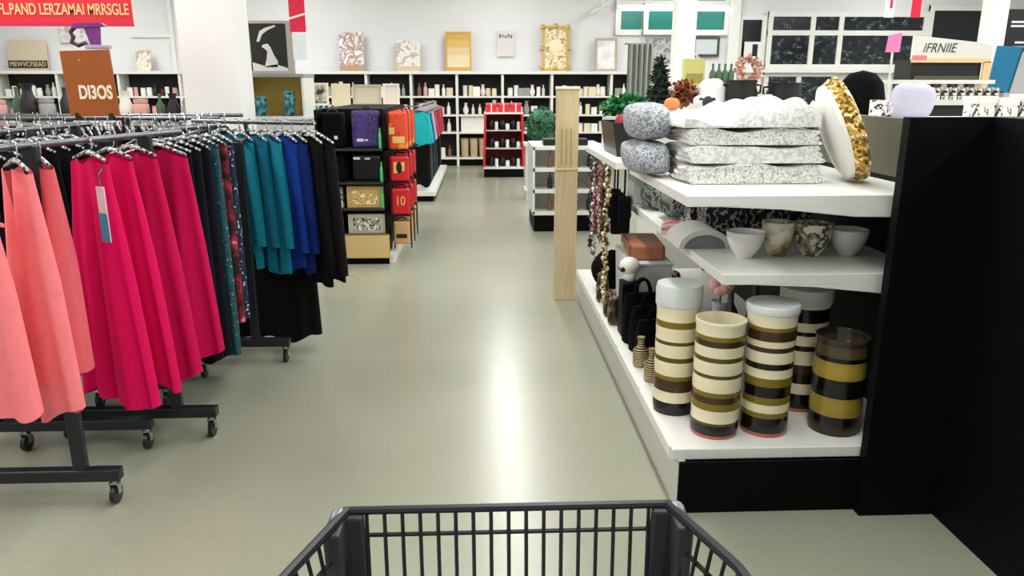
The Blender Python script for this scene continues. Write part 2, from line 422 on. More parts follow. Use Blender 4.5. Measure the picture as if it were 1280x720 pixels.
jar(1.36, 3.02, .47, .098, JD, 'half-hidden striped jar with a frosted lid, behind the dark jar', .06, 1.12, 'd')
jar(1.42, 2.79, .395, .099, JE, 'squat dark jar with two tiers of gold panels, last in the row of jars', None, 1.0, 'e')

# ------------------------------------------------------------------ more on the deck further along
def lathe_thing(name, label, cat, prof, m, loc, group=None, n=24, rz=0.0):
    return tag(obj(name, MB().lathe(prof, n), m, None, loc, rz, smooth=45), label, cat, group)
DZ = .261
for (x, y, r, h, lb) in [(.79, 3.32, .035, .16, 'small brass bottle on the deck edge nearest the striped jars'), (.87, 3.42, .04, .2, 'brass bottle second along the deck from the striped jars'), (.78, 3.52, .038, .15, 'squat brass bottle at the deck edge beside the first black tote bag')]:
    lathe_thing('brass_bottle', lb, 'bottle', [(r*.8, 0), (r, .01), (r, h*.55), (r*.45, h*.7), (r*.42, h*.92), (r*.55, h*.95), (r*.5, h), (.001, h)], pat('brass_black', [(20, 16, 12), (150, 122, 60), (214, 200, 160)], 30, 'wavez', .3, .4), (x, y, DZ))
def tote(x, y, w, d, h, rz, label, m=BLACKF, z=DZ, group=None, hm=None):
    t = thing('tote_bag', label, 'bag', (x, y, z), rz, group)
    b = MB(); n = 20; vs = []; fs = []
    rows = 9
    for j in range(rows):
        f = j/(rows-1); ww = w/2*(1+.1*math.sin(math.pi*f)-.06*f); dd = d/2*(1-.75*f**2)
        for i in range(n):
            a = 2*math.pi*i/n; cx, sy = math.cos(a), math.sin(a)
            vs.append((ww*math.copysign(abs(cx)**.45, cx), dd*math.copysign(abs(sy)**.6, sy)*(1+.06*math.sin(5*a+3*f)), h*f))
    for j in range(rows-1):
        for i in range(n): fs.append((j*n+i, j*n+(i+1) % n, (j+1)*n+(i+1) % n, (j+1)*n+i))
    fs += [tuple(range(n))[::-1], tuple((rows-1)*n+i for i in range(n))]
    b.add(vs, fs); obj('body', b, m, t, smooth=60)
    for s in (-1, 1):
        obj('handle', MB().tube([(w*.22*math.cos(q)*1.0, s*d*.1, h-.01+h*.32*math.sin(q)) for q in [math.pi*i/10 for i in range(11)]], .008, 6), hm or m, t, smooth=True)
    return t
tote(.87, 3.62, .19, .11, .21, R(12), 'black tote bag closest to the brass bottles on the deck')
tote(.86, 3.9, .2, .12, .27, R(8), 'tallest black tote bag, in front of the white skull ornament')
tote(.865, 3.76, .19, .11, .24, R(15), 'black tote bag between the first and the tallest tote on the deck')
sk = thing('skull_ornament', 'small white skull ornament with dark eye sockets above the black tote bags', 'ornament', (.9, 4.14, DZ+.375+.115))
obj('cranium', MB().blob((0, 0, .07), (.07, .075, .065), 16, 10).blob((0, -.02, .01), (.045, .05, .04), 12, 8), mat('bone_white', (226, 224, 218), .5), sk, smooth=True)
for s in (-1, 1): obj('eye_socket', MB().blob((-.055, s*.028-.02, .06), (.02, .017, .018), 10, 6), BLACKP, sk, smooth=True)
# pedestal box under the skull
tag(obj('display_box', rbox(-.045, -.06, 0, .045, .06, .3), BLACK, None, (.81, 4.03, DZ), 0, bevel=.003), 'narrow black display box behind the tallest tote bag', 'box')
sk.location = (.81, 4.03, DZ+.302+.025); sk.scale = (.82, .82, .82)

t = thing('storage_bin', 'plain white storage bin with the tan leather case on it', 'bin', (.95, 4.36, DZ))
b = MB().prism([(-.1, 0), (.1, 0), (.115, .37), (.105, .37), (.092, .012), (-.092, .012), (-.105, .37), (-.115, .37)], -.25, .25)
BINW = mat('bin_white', (214, 216, 217), .5)
obj('body', b, BINW, t)
for s in (-1, 1): obj('end_wall', MB().prism([(-.1, 0), (.1, 0), (.115, .37), (-.115, .37)], s*.25-.008, s*.25+.008), BINW, t)
obj('lid', rbox(-.12, -.265, .37, .12, .265, .385), BINW, t, bevel=.004)
t = thing('leather_case', 'tan leather case lying on the white storage bin', 'case', (.95, 4.36, DZ+.387), R(-4))
obj('body', rbox(-.1, -.2, 0, .1, .2, .085), mat('tan_leather', (176, 112, 84), .5, bump=.2, scale=60), t, bevel=.015)
obj('flap', rbox(-.107, -.2, .03, -.098, .2, .088), mat('tan_leather_dark', (150, 88, 64), .5), t, bevel=.003)
obj('clasp', rbox(-.113, -.02, .04, -.106, .02, .065), CHROME, t)
for i, (x, y, h) in enumerate([(1.3, 3.42, .33), (1.22, 3.55, .36), (1.36, 3.6, .38), (1.29, 3.75, .34)]):
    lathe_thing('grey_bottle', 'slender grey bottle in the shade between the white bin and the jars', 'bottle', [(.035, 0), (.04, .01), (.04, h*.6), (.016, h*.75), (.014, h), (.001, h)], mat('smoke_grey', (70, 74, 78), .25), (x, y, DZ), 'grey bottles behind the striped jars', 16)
# pink flower in a glass vase behind the jars, and a frosted dish on a stand
t = thing('flower_vase', 'pink flower in a pale vase standing behind the lidded jars', 'vase', (1.08, 3.28, DZ))
obj('vase', MB().lathe([(.045, 0), (.055, .02), (.06, .2), (.03, .34), (.04, .4), (.03, .395), (.001, .34)], 20), mat('pale_vase', (170, 178, 180), .2), t, smooth=True)
fl = MB()
for i in range(9):
    a = i*2.4; q = .03 if i else 0
    fl.blob((q*math.cos(a), q*math.sin(a), .46+.012*math.sin(i*1.7)), (.03, .03, .022), 8, 6)
obj('flower', fl, mat('petal_pink', (226, 172, 168), .7), t, smooth=True)
obj('stem', MB().tube([(0, 0, .36), (0, 0, .46)], .005, 6), mat('stem_green', (70, 90, 50), .6), t)
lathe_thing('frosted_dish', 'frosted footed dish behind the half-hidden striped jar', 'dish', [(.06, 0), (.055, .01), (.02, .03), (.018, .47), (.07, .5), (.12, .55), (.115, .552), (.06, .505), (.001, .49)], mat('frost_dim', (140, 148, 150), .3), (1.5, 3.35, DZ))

# pegs of beaded garlands and scarves hanging at the far end of the gondola
pr_ = thing('garland_rail', 'black wire rail at the far end of the gondola from which the beaded garlands hang', 'rail', (.8, 4.78, 0))
obj('rail_bar', MB().tube([(0, 0, 1.1), (0, .76, 1.1)], .008, 8), BLACKP, pr_)
for yy in (.02, .74): obj('bracket', MB().tube([(0, yy, 1.1), (.03, yy, 1.145)], .007, 6), BLACKP, pr_)
GAR = [((92, 22, 40), 'maroon'), ((24, 18, 20), 'black'), ((190, 160, 90), 'gold'), ((206, 150, 160), 'pink'), ((110, 30, 50), 'wine red'), ((226, 220, 200), 'ivory'), ((40, 30, 28), 'dark brown')]
for i, (c, cn) in enumerate(GAR):
    y = 4.83 + i*.1; Lg = [.42, .5, .52, .36, .5, .72, .66][i]
    b = MB(); b.tube([(0, 0, 0), (0, 0, -Lg)], .004, 5)
    q = random.Random(i)
    for j in range(int(Lg/.035)):
        rr = q.uniform(.016, .028)
        b.blob((q.uniform(-.008, .008), q.uniform(-.008, .008), -.02-j*.035), (rr, rr, rr*.9), 7, 5)
    tag(obj('beaded_garland', b, pat('bead_%d' % i, [c, (18, 14, 14), tuple(min(255, v+50) for v in c)], 40, 'noise', .3), None, (.8, y, 1.093), 0, smooth=True), cn+' beaded garland hanging from the wire rail at the far gondola end', 'garland')
bag = MB().blob((0, 0, .13), (.12, .12, .13), 16, 10, .08, 3)
tag(seat(obj('pom_pouf', bag, BLACKF, None, (.86, 4.95, DZ+.002), 0, smooth=True)), 'round fluffy black pouf on the deck beside the wooden panel', 'pouf')
t = thing('gold_bead_strand', 'long gold bead strand hanging down in front of the mid shelf edge', 'garland', (.755, 4.52, 1.14))
b = MB(); q = random.Random(5); b.tube([(0, 0, 0), (0, 0, -.85)], .005, 5)
for j in range(28): b.blob((q.uniform(-.01, .01), q.uniform(-.02, .02), -.02-j*.03), (.02, .02, .018), 7, 5)
obj('beads', b, pat('gold_bead', [(60, 46, 20), (196, 172, 110), (240, 232, 200)], 50, 'noise', .3, .2), t, smooth=True)
for i in range(5):
    tag(seat(obj('patterned_pouch', MB().blob((0, 0, .07), (.06, .09, .07), 12, 8, .05, i, .7), pat('pouch_%d' % (i % 2), [(18, 14, 14), (176, 140, 90), (230, 220, 200), (120, 50, 50)], 26, 'noise', .6), None, (1.1+.17*(i % 2), 4.78+.16*i, DZ+.002), .3*i, smooth=True)), 'small patterned pouch on the deck below the beaded garlands', 'pouch', 'patterned pouches on the deck')

tag(obj('white_carton', rbox(-.09, -.1, 0, .09, .1, .2), WHITE2, None, (1.0, 4.6, .921), 0, bevel=.003), 'white carton at the far end of the middle shelf', 'box')
for i, (x, y, h, lb) in enumerate([(.83, 4.36, .2, 'black handbag hanging under the far shelf, closest to the tufted cushions'), (.82, 4.54, .24, 'larger black handbag hanging in the middle of the three under the far shelf'), (.83, 4.7, .2, 'black handbag hanging under the far shelf beside the beaded garlands')]):
    t = thing('hanging_handbag', lb, 'bag', (x, y, 1.14-h-.16), R(80))
    obj('body', MB().prism([(-.08, 0), (.08, 0), (.065, h), (-.065, h)], -.035, .035), BLACKF, t, bevel=.012)
    obj('strap', MB().tube([(.05*math.cos(a), 0, h-.005+.16*math.sin(a)) for a in [math.pi*i/10 for i in range(11)]], .006, 6), BLACKF, t, smooth=True)
    obj('flap', MB().prism([(-.076, h*.45), (.076, h*.45), (.067, h+.002), (-.067, h+.002)], -.04, -.034), BLACKP, t)
    obj('clasp', rbox(-.012, -.044, h*.47, .012, -.039, h*.55), CHROME, t)
BRZ = pat('bronze_dark', [(30, 22, 16), (90, 66, 36), (170, 140, 90)], 20, 'noise', .35, stops=[0, .5, .62])
for i, (x, y, h, lb) in enumerate([(.765, 4.36, .17, 'dark bronze lidded pot at the deck edge in the middle of the three'), (.765, 4.2, .19, 'dark bronze lidded pot at the deck edge beside the skull ornament'), (.77, 4.68, .22, 'dark bronze lidded pot at the deck edge near the fluffy pouf')]):
    t = thing('bronze_pot', lb, 'pot', (x, y, DZ))
    obj('body', MB().lathe([(.026, 0), (.038, .02), (.042, h*.5), (.03, h*.75), (.034, h*.8), (.001, h*.8)], 18), BRZ, t, smooth=50)
    obj('lid', MB().lathe([(.036, h*.8), (.03, h*.86), (.008, h*.92), (.012, h*.98), (.001, h)], 18), BRZ, t, smooth=True)
# ------------------------------------------------------------------ middle shelf: bowls and what lies behind
MZ = .921
def bowl(x, y, r, h, m, label, foot=.5, inner=None, name='bowl'):
    t = thing(name, label, 'bowl', (x, y, MZ))
    pr = [(r*foot, 0), (r*foot*1.05, .006)]
    for i in range(1, 13):
        f = i/12.0; pr.append((r*(foot + (1-foot)*math.sin(f*math.pi/2)**.8), .006+(h-.006)*f))
    ins = [(pr[-1][0]-.006, h)] + [(max(.001, q[0]-.008), q[1]+.006) for q in pr[::-1][1:-1]] + [(.001, .014)]
    obj('body', MB().lathe(pr + ins[:1], 32, cap=True) if False else MB().lathe(pr+ins, 32), m, t, smooth=60)
    return t
PORC = mat('white_porcelain', (232, 231, 228), .2)
bowl(1.08, 3.05-.03, .078, .108, PORC, 'white porcelain bowl with a dark inside, beside the arched grey cushion', .45)
MARB = pat('gold_marble', [(226, 222, 212), (206, 196, 172), (172, 148, 96), (120, 106, 84)], 9, 'noise', .25)
bowl(1.225, 3.05, .066, .142, MARB, 'tall white and gold marbled cup among the bowls', .55, name='marbled_cup')
bowl(1.37, 3.05, .08, .135, pat('grey_marble', [(214, 208, 192), (150, 140, 120), (90, 84, 74), (226, 222, 212)], 16, 'noise', .25), 'grey marbled bowl with gold flecks second from the black end panel', .5, name='marbled_bowl')
bowl(1.525, 3.05, .078, .108, PORC, 'plain white porcelain bowl against the black end panel', .45)
t = thing('arched_cushion', 'folded grey cushion arched on the middle shelf left of the bowls', 'cushion', (.965, 3.3, MZ))
pl = []; n = 14
for i in range(n+1):
    a = math.pi*i/n; pl.append((-.115*math.cos(a), .085*math.sin(a)))
pl2 = [(x*.8, z*.72) for x, z in pl][::-1]
obj('cover', MB().prism(pl + [(.115, 0)][:0] + pl2, -.12, .12), mat('white_edge_cloth', (206, 206, 202), .8), t, smooth=30)
obj('filling', MB().prism([(x*.8, z*.72) for x, z in pl], -.11, .11), mat('grey_cloth', (120, 126, 130), .9), t, smooth=30)
t = thing('magazine', 'magazine with a pink cover lying behind the arched grey cushion', 'magazine', (.97, 3.62, MZ), R(-15))
obj('cover', rbox(-.09, -.13, 0, .09, .13, .004), mat('pink_cover', (214, 168, 158), .5), t); obj('pages', rbox(-.085, -.128, .004, .09, .128, .02), mat('paper', (236, 232, 224), .7), t)
obj('front_cover', rbox(-.09, -.13, .02, .09, .13, .024), pat('pink_photo', [(228, 190, 180), (200, 90, 100), (240, 230, 220)], 8, 'noise', .4), t)
DKP = pat('dark_glitter', [(14, 14, 16), (52, 54, 58), (190, 192, 196), (20, 20, 22)], 26, 'noise', .4)
for i, (x, y, w_, h) in enumerate([(1.1, 3.45, .16, .15), (1.28, 3.48, .14, .19), (1.45, 3.5, .15, .16), (1.3, 3.75, .15, .21), (1.5, 3.85, .14, .2), (1.12, 3.8, .15, .17)]):
    t = tag(put('gift_box', None, None, (x, y, MZ)), 'dark glittery gift box on the middle shelf behind the bowls', 'box', 'dark gift boxes behind the bowls')
    obj('body', rbox(-w_/2, -.07, 0, w_/2, .07, h*.75), DKP, t, bevel=.004); obj('lid', rbox(-w_/2-.005, -.075, h*.75, w_/2+.005, .075, h), DKP, t, bevel=.004)
GRN = pat('grey_green_tuft', [(60, 68, 62), (96, 104, 98), (140, 146, 140), (44, 50, 46)], 30, 'noise', .9, bump=.6)
for (x, y, lb) in [(1.03, 3.98, 'grey-green tufted cushion under the blankets'), (1.0, 4.28, 'second grey-green tufted cushion, further along the middle shelf')]:
    tag(seat(obj('tufted_cushion', MB().blob((0, 0, .1), (.09, .12, .09), 18, 12, .1, int(y*10), .8), GRN, None, (x, y, MZ+.001), 0, smooth=True)), lb, 'cushion')

# ------------------------------------------------------------------ top shelf: blankets, round pouf
TZ = 1.221
KN = pat('white_knit', [(196, 197, 195), (214, 215, 213), (228, 228, 226)], 70, 'noise', .95, bump=.5)
KN2 = pat('grey_white_knit', [(176, 176, 172), (216, 216, 212), (240, 240, 236), (200, 200, 195)], 75, 'noise', .95, bump=.6)
KN3 = pat('grey_knit', [(128, 134, 142), (164, 170, 178), (204, 208, 214), (120, 126, 136)], 60, 'noise', .95, bump=.7)
def blanket(x, y, z, w, d, h, m, label, seed, rz=0.0, layers=3, slope=0.0):
    """folded blanket: stacked soft layers joined by rounded folds at the +x edge"""
    q = random.Random(seed); mb = MB(); n = 26; rows = 12
    th = h/layers
    prof = []
    for k in range(layers):      # outline of the folded cross-section in x,z
        z0, z1 = k*th, (k+1)*th
        prof.append((w/2-.012, z0+th*.06)); prof.append((w/2-.002, z0+th*.25)); prof.append((w/2, z0+th*.5)); prof.append((w/2-.002, z0+th*.75)); prof.append((w/2-.012, z1-th*.06))
    top = [(w/2 - w*i/10.0, h+.006*math.sin(i*1.3+seed)) for i in range(1, 10)]
    left = []
    for k in range(layers-1, -1, -1):
        z0, z1 = k*th, (k+1)*th
        left += [(-w/2+.012, z1-th*.06), (-w/2, z0+th*.5), (-w/2+.012, z0+th*.06)]
    poly = prof + top + left
    np_ = len(poly); vs = []; fs = []
    for j in range(rows+1):
        f = j/rows; yy = -d/2 + d*f; e = min(1, min(f, 1-f)*6+.55)**.5
        for (px_, pz) in poly:
            vs.append((px_*(.97+.03*e) + .012*math.sin(7*f+pz*40+seed), yy + .008*math.sin(pz*60+seed+px_*9), max(0.0, pz*(.82+.18*e) + slope*px_*(pz/h) + .007*math.sin(px_*17+f*5+seed*1.7)*(pz/h))))
    for j in range(rows):
        for i in range(np_): fs.append((j*np_+i, j*np_+(i+1) % np_, (j+1)*np_+(i+1) % np_, (j+1)*np_+i))
    fs += [tuple(range(np_)), tuple(rows*np_+i for i in range(np_))[::-1]]
    mb.add(vs, fs)
    return tag(obj('folded_blanket', mb, m, None, (x, y, z), rz, smooth=70), label, 'blanket')
blanket(1.095, 3.2, TZ, .555, .36, .078, KN2, 'folded white and grey knit blanket at the bottom of the stack', 1)
blanket(1.095, 3.2, TZ+.081, .55, .36, .066, KN, 'folded white blanket second from the bottom of the stack', 2)
blanket(1.095, 3.21, TZ+.152, .545, .36, .062, KN2, 'folded grey-flecked blanket third from the bottom of the stack', 3)
def draped(x, y, z, w, d, h, m, label, seed, rz=0.0):
    """soft throw laid over the stack: domed top that sags over its edges in folds"""
    nx, ny = 30, 18; vs = []; fs = []; q = random.Random(seed); ph = [q.uniform(0, 6) for _ in range(6)]
    for side in (0, 1):
        for j in range(ny+1):
            for i in range(nx+1):
                u, v = 2*i/nx-1, 2*j/ny-1
                e = max(abs(u)**5, abs(v)**6)
                zz = h*(.62+.25*u-.12*u*u)*(1-.55*e) + .02*math.sin(3*u+4.5*v+ph[0]) + .012*math.sin(9*u-5*v+ph[1])*(1-.5*e) + .005*math.sin(17*v+6*u+ph[2])
                if side: zz = max(0.0, .006 - .0*e)
                vs.append((u*w/2*(1+.02*math.sin(6*v+ph[3])), v*d/2*(1+.03*math.sin(7*u+ph[4])), max(zz, .01) if not side else 0.0))
    n1 = (nx+1)*(ny+1)
    for s in (0, 1):
        for j in range(ny):
            for i in range(nx):
                k = s*n1+j*(nx+1)+i; fs.append((k, k+1, k+nx+2, k+nx+1) if not s else (k, k+nx+1, k+nx+2, k+1))
    ring = [i for i in range(nx)] + [j*(nx+1)+nx for j in range(ny)] + [ny*(nx+1)+i for i in range(nx, 0, -1)] + [j*(nx+1) for j in range(ny, 0, -1)]
    for k in range(len(ring)): a_, b_ = ring[k], ring[(k+1) % len(ring)]; fs.append((a_, a_+n1, b_+n1, b_))
    return tag(obj('draped_throw', MB().add(vs, fs), m, None, (x, y, z), rz, smooth=80), label, 'blanket')
draped(1.07, 3.22, TZ+.222, .56, .4, .13, KN, 'plain white throw draped over the top of the blanket stack', 5, R(2))
tag(seat(obj('knit_throw', MB().blob((0, 0, .075), (.085, .21, .072), 22, 18, .035, 7, .6), KN3, None, (.735, 3.42, TZ+.001), R(2), smooth=True)), 'thick grey knit throw lying at the open end of the stack', 'blanket')
tag(seat(obj('rolled_throw', MB().blob((0, 0, .08), (.085, .2, .078), 22, 18, .04, 4, .66), KN3, None, (.735, 3.42, TZ+.15), R(2), smooth=True)), 'rolled grey and white throw on top of the grey knit throw', 'blanket')
# drum-shaped pouf leaning against the back panel, white face towards the aisle
nrm = Vector((.95, -.2, .38)).normalized()
Mx = nrm.to_track_quat('Z', 'Y').to_matrix().to_4x4()
t = thing('round_pouf', 'round white pouf with a gold sequin side leaning on the top shelf', 'pouf', (1.48, 3.1, TZ+.208))
obj('white_face', MB().lathe([(.001, -.075), (.09, -.072), (.16, -.062), (.195, -.045), (.2, -.03)], 40, M=Mx, cap=False), mat('white_felt', (228, 227, 222), .8), t, smooth=True)
dr = MB(); q = random.Random(8); n = 56; vs = []; fs = []; rows = [(-.03, .2), (-.015, .208), (0, .21), (.015, .209), (.025, .207), (.032, .195)]
for j, (zz, rr) in enumerate(rows):
    for i in range(n):
        a = 2*math.pi*i/n; r2 = rr + (q.uniform(-.006, .01) if 0 < j < 5 else 0)
        vs.append(Mx @ Vector((r2*math.cos(a), r2*math.sin(a), zz + (q.uniform(-.004, .004) if 0 < j < 5 else 0))))
for j in range(len(rows)-1):
    for i in range(n): fs.append((j*n+i, j*n+(i+1) % n, (j+1)*n+(i+1) % n, (j+1)*n+i))
dr.add(vs, fs + [tuple((len(rows)-1)*n+i for i in range(n))])
obj('sequin_side', dr, pat('gold_sequin', [(108, 76, 20), (172, 132, 44), (206, 168, 76), (236, 214, 150)], 75, 'cell', .3, .6), t)

# black bin with red cloth, green garland on the far shelf of the gondola
t = thing('black_bin', 'black bin on the far shelf holding the red cloth', 'bin', (.93, 4.9, 1.186))
obj('body', MB().prism([(-.1, 0), (.1, 0), (.13, .2), (.12, .2), (.092, .01), (-.092, .01), (-.12, .2), (-.13, .2)], -.24, .24), BLACKP, t)
for s in (-1, 1): obj('end_wall', MB().prism([(-.1, 0), (.1, 0), (.13, .2), (-.13, .2)], s*.235-.006, s*.235+.006), BLACKP, t)
tag(obj('red_cloth', MB().blob((0, 0, .06), (.075, .17, .065), 18, 10, .14, 2, .8), mat('deep_red_plush', (150, 24, 44), .9, bump=.4, scale=60), None, (.93, 4.9, 1.3), 0, smooth=True), 'crumpled deep red cloth heaped in the black bin', 'cloth')
def tuft(mb, c, r, n, q, lf=.05, w_=.012):
    """a cluster of needle sprigs around c within radii r"""
    for i in range(n):
        a, b2 = q.uniform(0, 6.28), math.acos(q.uniform(-.6, 1)); d = Vector((math.cos(a)*math.sin(b2), math.sin(a)*math.sin(b2), math.cos(b2)))
        p = Vector((c[0]+d.x*r[0]*q.uniform(.5, 1), c[1]+d.y*r[1]*q.uniform(.5, 1), c[2]+d.z*r[2]*q.uniform(.4, 1)))
        e = p + (d + Vector((q.uniform(-.6, .6), q.uniform(-.6, .6), q.uniform(-.5, .5)))).normalized()*lf
        s_ = d.cross(Vector((q.uniform(-1, 1), q.uniform(-1, 1), 1))).normalized()*w_; up = d*w_*.4
        mb.add([p-s_, p+s_, (p+e)/2+s_*1.2+up, e, (p+e)/2-s_*1.2+up], [(0, 1, 2, 3, 4)])
GREEN = pat('leaf_green', [(14, 84, 44), (30, 128, 66), (66, 168, 96), (10, 60, 32)], 14, 'noise', .6)
GREEND = pat('leaf_dark_green', [(12, 54, 32), (22, 86, 50), (48, 122, 78), (10, 38, 24)], 14, 'noise', .6)
bx_ = tag(obj('white_carton', rbox(-.15, -.1, 0, .15, .1, .22), WHITE2, None, (1.0, 5.3, 1.186), 0, bevel=.003), 'white carton behind the black bin under the bright green garland', 'box')
b = MB(); q = random.Random(21); b.blob((0, 0, .06), (.15, .09, .055), 14, 8, .08, 3); tuft(b, (0, 0, .05), (.17, .1, .075), 420, q, .05, .01)
o = tag(obj('green_garland', b, GREEN, None, (1.0, 5.3, 1.407), 0), 'bright green leafy garland on the white carton behind the red cloth', 'garland')

# pale wooden end panel standing in the aisle
t = thing('wooden_end_panel', 'tall pale wooden end panel standing at the far end of the gondola', 'panel', (.64, 5.68, 0))
obj('lower_panel', rbox(-.085, -.03, 0, .08, .05, 1.0), WOOD, t, bevel=.003)
obj('upper_panel', rbox(-.085, -.02, 1.012, .08, .05, 1.58), WOOD, t, bevel=.003)
obj('ledge', rbox(-.088, -.036, 1.0, .083, .05, 1.012), mat('ledge_wood', (222, 198, 150), .5), t)
for i in range(3): obj('groove_batten', rbox(-.05+i*.035, -.026, 1.03, -.04+i*.035, -.018, 1.3), mat('batten_wood', (178, 150, 100), .5), t)
obj('top_cap', rbox(-.09, -.03, 1.58, .085, .055, 1.6), mat('cap_white', (232, 228, 214), .5), t, bevel=.003)
# ------------------------------------------------------------------ clothes racks
def rack(label, feet, uprights, rails, casters, group=None):
    """rolling rack: feet along x, uprights, rails as pairs of points. all in world coordinates"""
    x0, y0 = feet[0][0], feet[0][2]
    t = thing('clothes_rack', label, 'clothes rack', (x0, y0, 0), 0, group)
    P = lambda x, y, z: (x-x0, y-y0, z)
    for (a, b, y) in feet: obj('foot_bar', MB().box(P(a, y-.025, .1), P(b, y+.025, .15)), RACK, t, bevel=.006)
    for (x, y, zt) in uprights: obj('upright', MB().box(P(x-.026, y-.016, .145), P(x+.026, y+.016, zt)), RACK, t, bevel=.005)
    for (p, q_) in rails: obj('rail', MB().tube([P(*p), P(*q_)], .013, 10), STEEL, t, smooth=True)
    for (x, y) in casters: caster(t, x-x0, y-y0, .105, .04, CHROME)
    return t
RZ = 1.4
rack('dark steel clothes rack carrying the pink and magenta dresses', [(-2.35, -1.43, 2.77), (-1.98, -1.25, 3.36)], [(-1.58, 2.77, RZ), (-1.4325, 3.36, RZ)], [((-1.635, 2.55, RZ), (-1.3725, 3.6, RZ))],
     [(-1.46, 2.77), (-2.3, 2.77), (-1.28, 3.36), (-1.94, 3.36)])
rack('dark steel clothes rack left of the magenta dresses with mostly hidden dark garments', [(-2.35, -1.5, 3.24), (-2.35, -1.75, 4.2)], [(-2.19, 3.24, RZ), (-2.15, 4.2, RZ)], [((-2.2, 3.1, RZ), (-2.14, 4.35, RZ))],
     [(-1.53, 3.24), (-2.07, 3.24), (-1.78, 4.2), (-2.3, 4.2)])
rack('dark steel clothes rack carrying the navy and printed dresses', [(-2.0, -1.6, 3.72), (-1.98, -1.55, 4.12)], [(-1.7, 3.72, 1.32), (-1.66, 4.12, 1.32)], [((-1.7, 3.72, 1.32), (-1.66, 4.12, 1.32)), ((-1.7, 3.72, 1.31), (-1.52, 3.66, RZ)), ((-1.66, 4.12, 1.31), (-1.39, 4.2, RZ)), ((-1.52, 3.66, RZ), (-1.39, 4.2, RZ))],
     [(-1.63, 3.72), (-1.97, 3.72), (-1.58, 4.12), (-1.95, 4.12)])
rack('dark steel clothes rack carrying the teal and blue blouses', [(-1.85, -1.15, 4.36), (-1.85, -1.3, 4.95)], [(-1.35, 4.36, 1.3), (-1.4, 4.95, 1.3)], [((-1.35, 4.36, 1.3), (-1.4, 4.95, 1.3)), ((-1.375, 4.65, 1.3), (-1.375, 4.6, RZ)), ((-1.72, 4.72, RZ), (-.93, 4.42, RZ))],
     [(-1.18, 4.36), (-1.8, 4.36), (-1.33, 4.95), (-1.8, 4.95)])
rack('long dark clothes rack behind the dresses with the orange sign on it', [(-3.9, -3.3, 5.15), (-2.6, -2.0, 5.15), (-3.9, -3.3, 5.65), (-2.6, -2.0, 5.65)], [(-3.6, 5.15, RZ), (-2.3, 5.15, RZ), (-3.6, 5.65, RZ), (-2.3, 5.65, RZ)], [((-4.1, 5.15, RZ), (-1.7, 5.15, RZ)), ((-4.1, 5.65, RZ), (-1.7, 5.65, RZ))],
     [(-2.04, 5.15), (-3.85, 5.15), (-2.04, 5.65), (-3.85, 5.65)])

# ------------------------------------------------------------------ hangers and garments
HANGM = pat('clear_hanger', [(34, 34, 38), (120, 120, 124), (196, 194, 196), (226, 224, 226)], 90, 'noise', .2)
HMESH = {}
def hanger_mesh(wd, neck, slope):
    """arms that lie just over the shoulder line of a garment of that width"""
    k = (round(wd, 3), neck, slope)
    if k not in HMESH:
        e = lambda x: -slope*max(0, abs(x)-neck*.5)
        xs = [-wd, -wd*.75, -wd*.45, -neck*.5, 0, neck*.5, wd*.45, wd*.75, wd]
        HMESH[k] = MB().tube([(x, 0, e(x)+.004) for x in xs], [.006, .007, .008, .008, .01, .008, .008, .007, .006], 8).mesh('hanger_body', HANGM, True)
    return HMESH[k]
def hook_mesh():
    r = .03
    pts = [(0, 0, .0), (r, 0, .022), (r, 0, .04)] + [(r*math.cos(a), 0, .04+r*math.sin(a)) for a in [math.pi*i/10 for i in range(1, 12)]]
    return MB().tube(pts, .0028, 6).mesh('hanger_hook', CHROME, True)
HK = hook_mesh()
def hanger(x, y, yaw, label, group, z=RZ, wd=.19, neck=.07, slope=.33):
    """hook straddles the rail at (x, y, z)"""
    h = put('clothes_hanger', hanger_mesh(wd, neck, slope), None, (x, y, z-.05), yaw)
    tag(h, label, 'hanger', group)
    put('hook', HK, h, (0, 0, 0))
    return h
def garment_mesh(L, wt, wh, neck=.09, v=.0, folds=5, amp=.02, dep=.05, seed=0, pinch=0.0, slope=.33, nrow=16, n=56):
    q = random.Random(seed); ph = [q.uniform(0, 6.28) for _ in range(5)]; vs = []; fs = []
    for j in range(nrow+1):
        t = j/nrow; tt = max(0, t-.04)
        w_ = wt + (wh-wt)*tt**.85 - pinch*math.exp(-((t-.38)/.16)**2); d = .028 + dep*min(1, t*2.2)
        for k in range(n):
            a = 2*math.pi*k/n; c, s = math.cos(a), math.sin(a)
            x = w_*math.copysign(abs(c)**.85, c); u = x/max(w_, .01)
            f = amp*(.15+.85*t)*(math.sin(folds*math.pi*u+ph[0]+.6*t)+.5*math.sin(folds*1.9*math.pi*u+ph[1]+(0 if s > 0 else 1.3)))
            y = d*math.copysign(abs(s)**.7, s) + f*abs(s)**.5
            z = -t*L - slope*max(0, abs(x)-neck*.5)*(1-t)**2
            if t < .5 and abs(x) < neck:                        # neckline, deeper in front
                dz = v*(1-abs(x)/neck)*(1-t*2) if s < 0 else .25*v*(1-abs(x)/neck)*(1-t*2)
                z -= dz
            z += .012*t*math.sin(2*math.pi*u+ph[2]) - .02*t*math.sin(math.pi*u+ph[3])
            vs.append((x, y, z))
    for j in range(nrow):
        for k in range(n): fs.append((j*n+k, j*n+(k+1) % n, (j+1)*n+(k+1) % n, (j+1)*n+k))
    return MB().add(vs, fs)
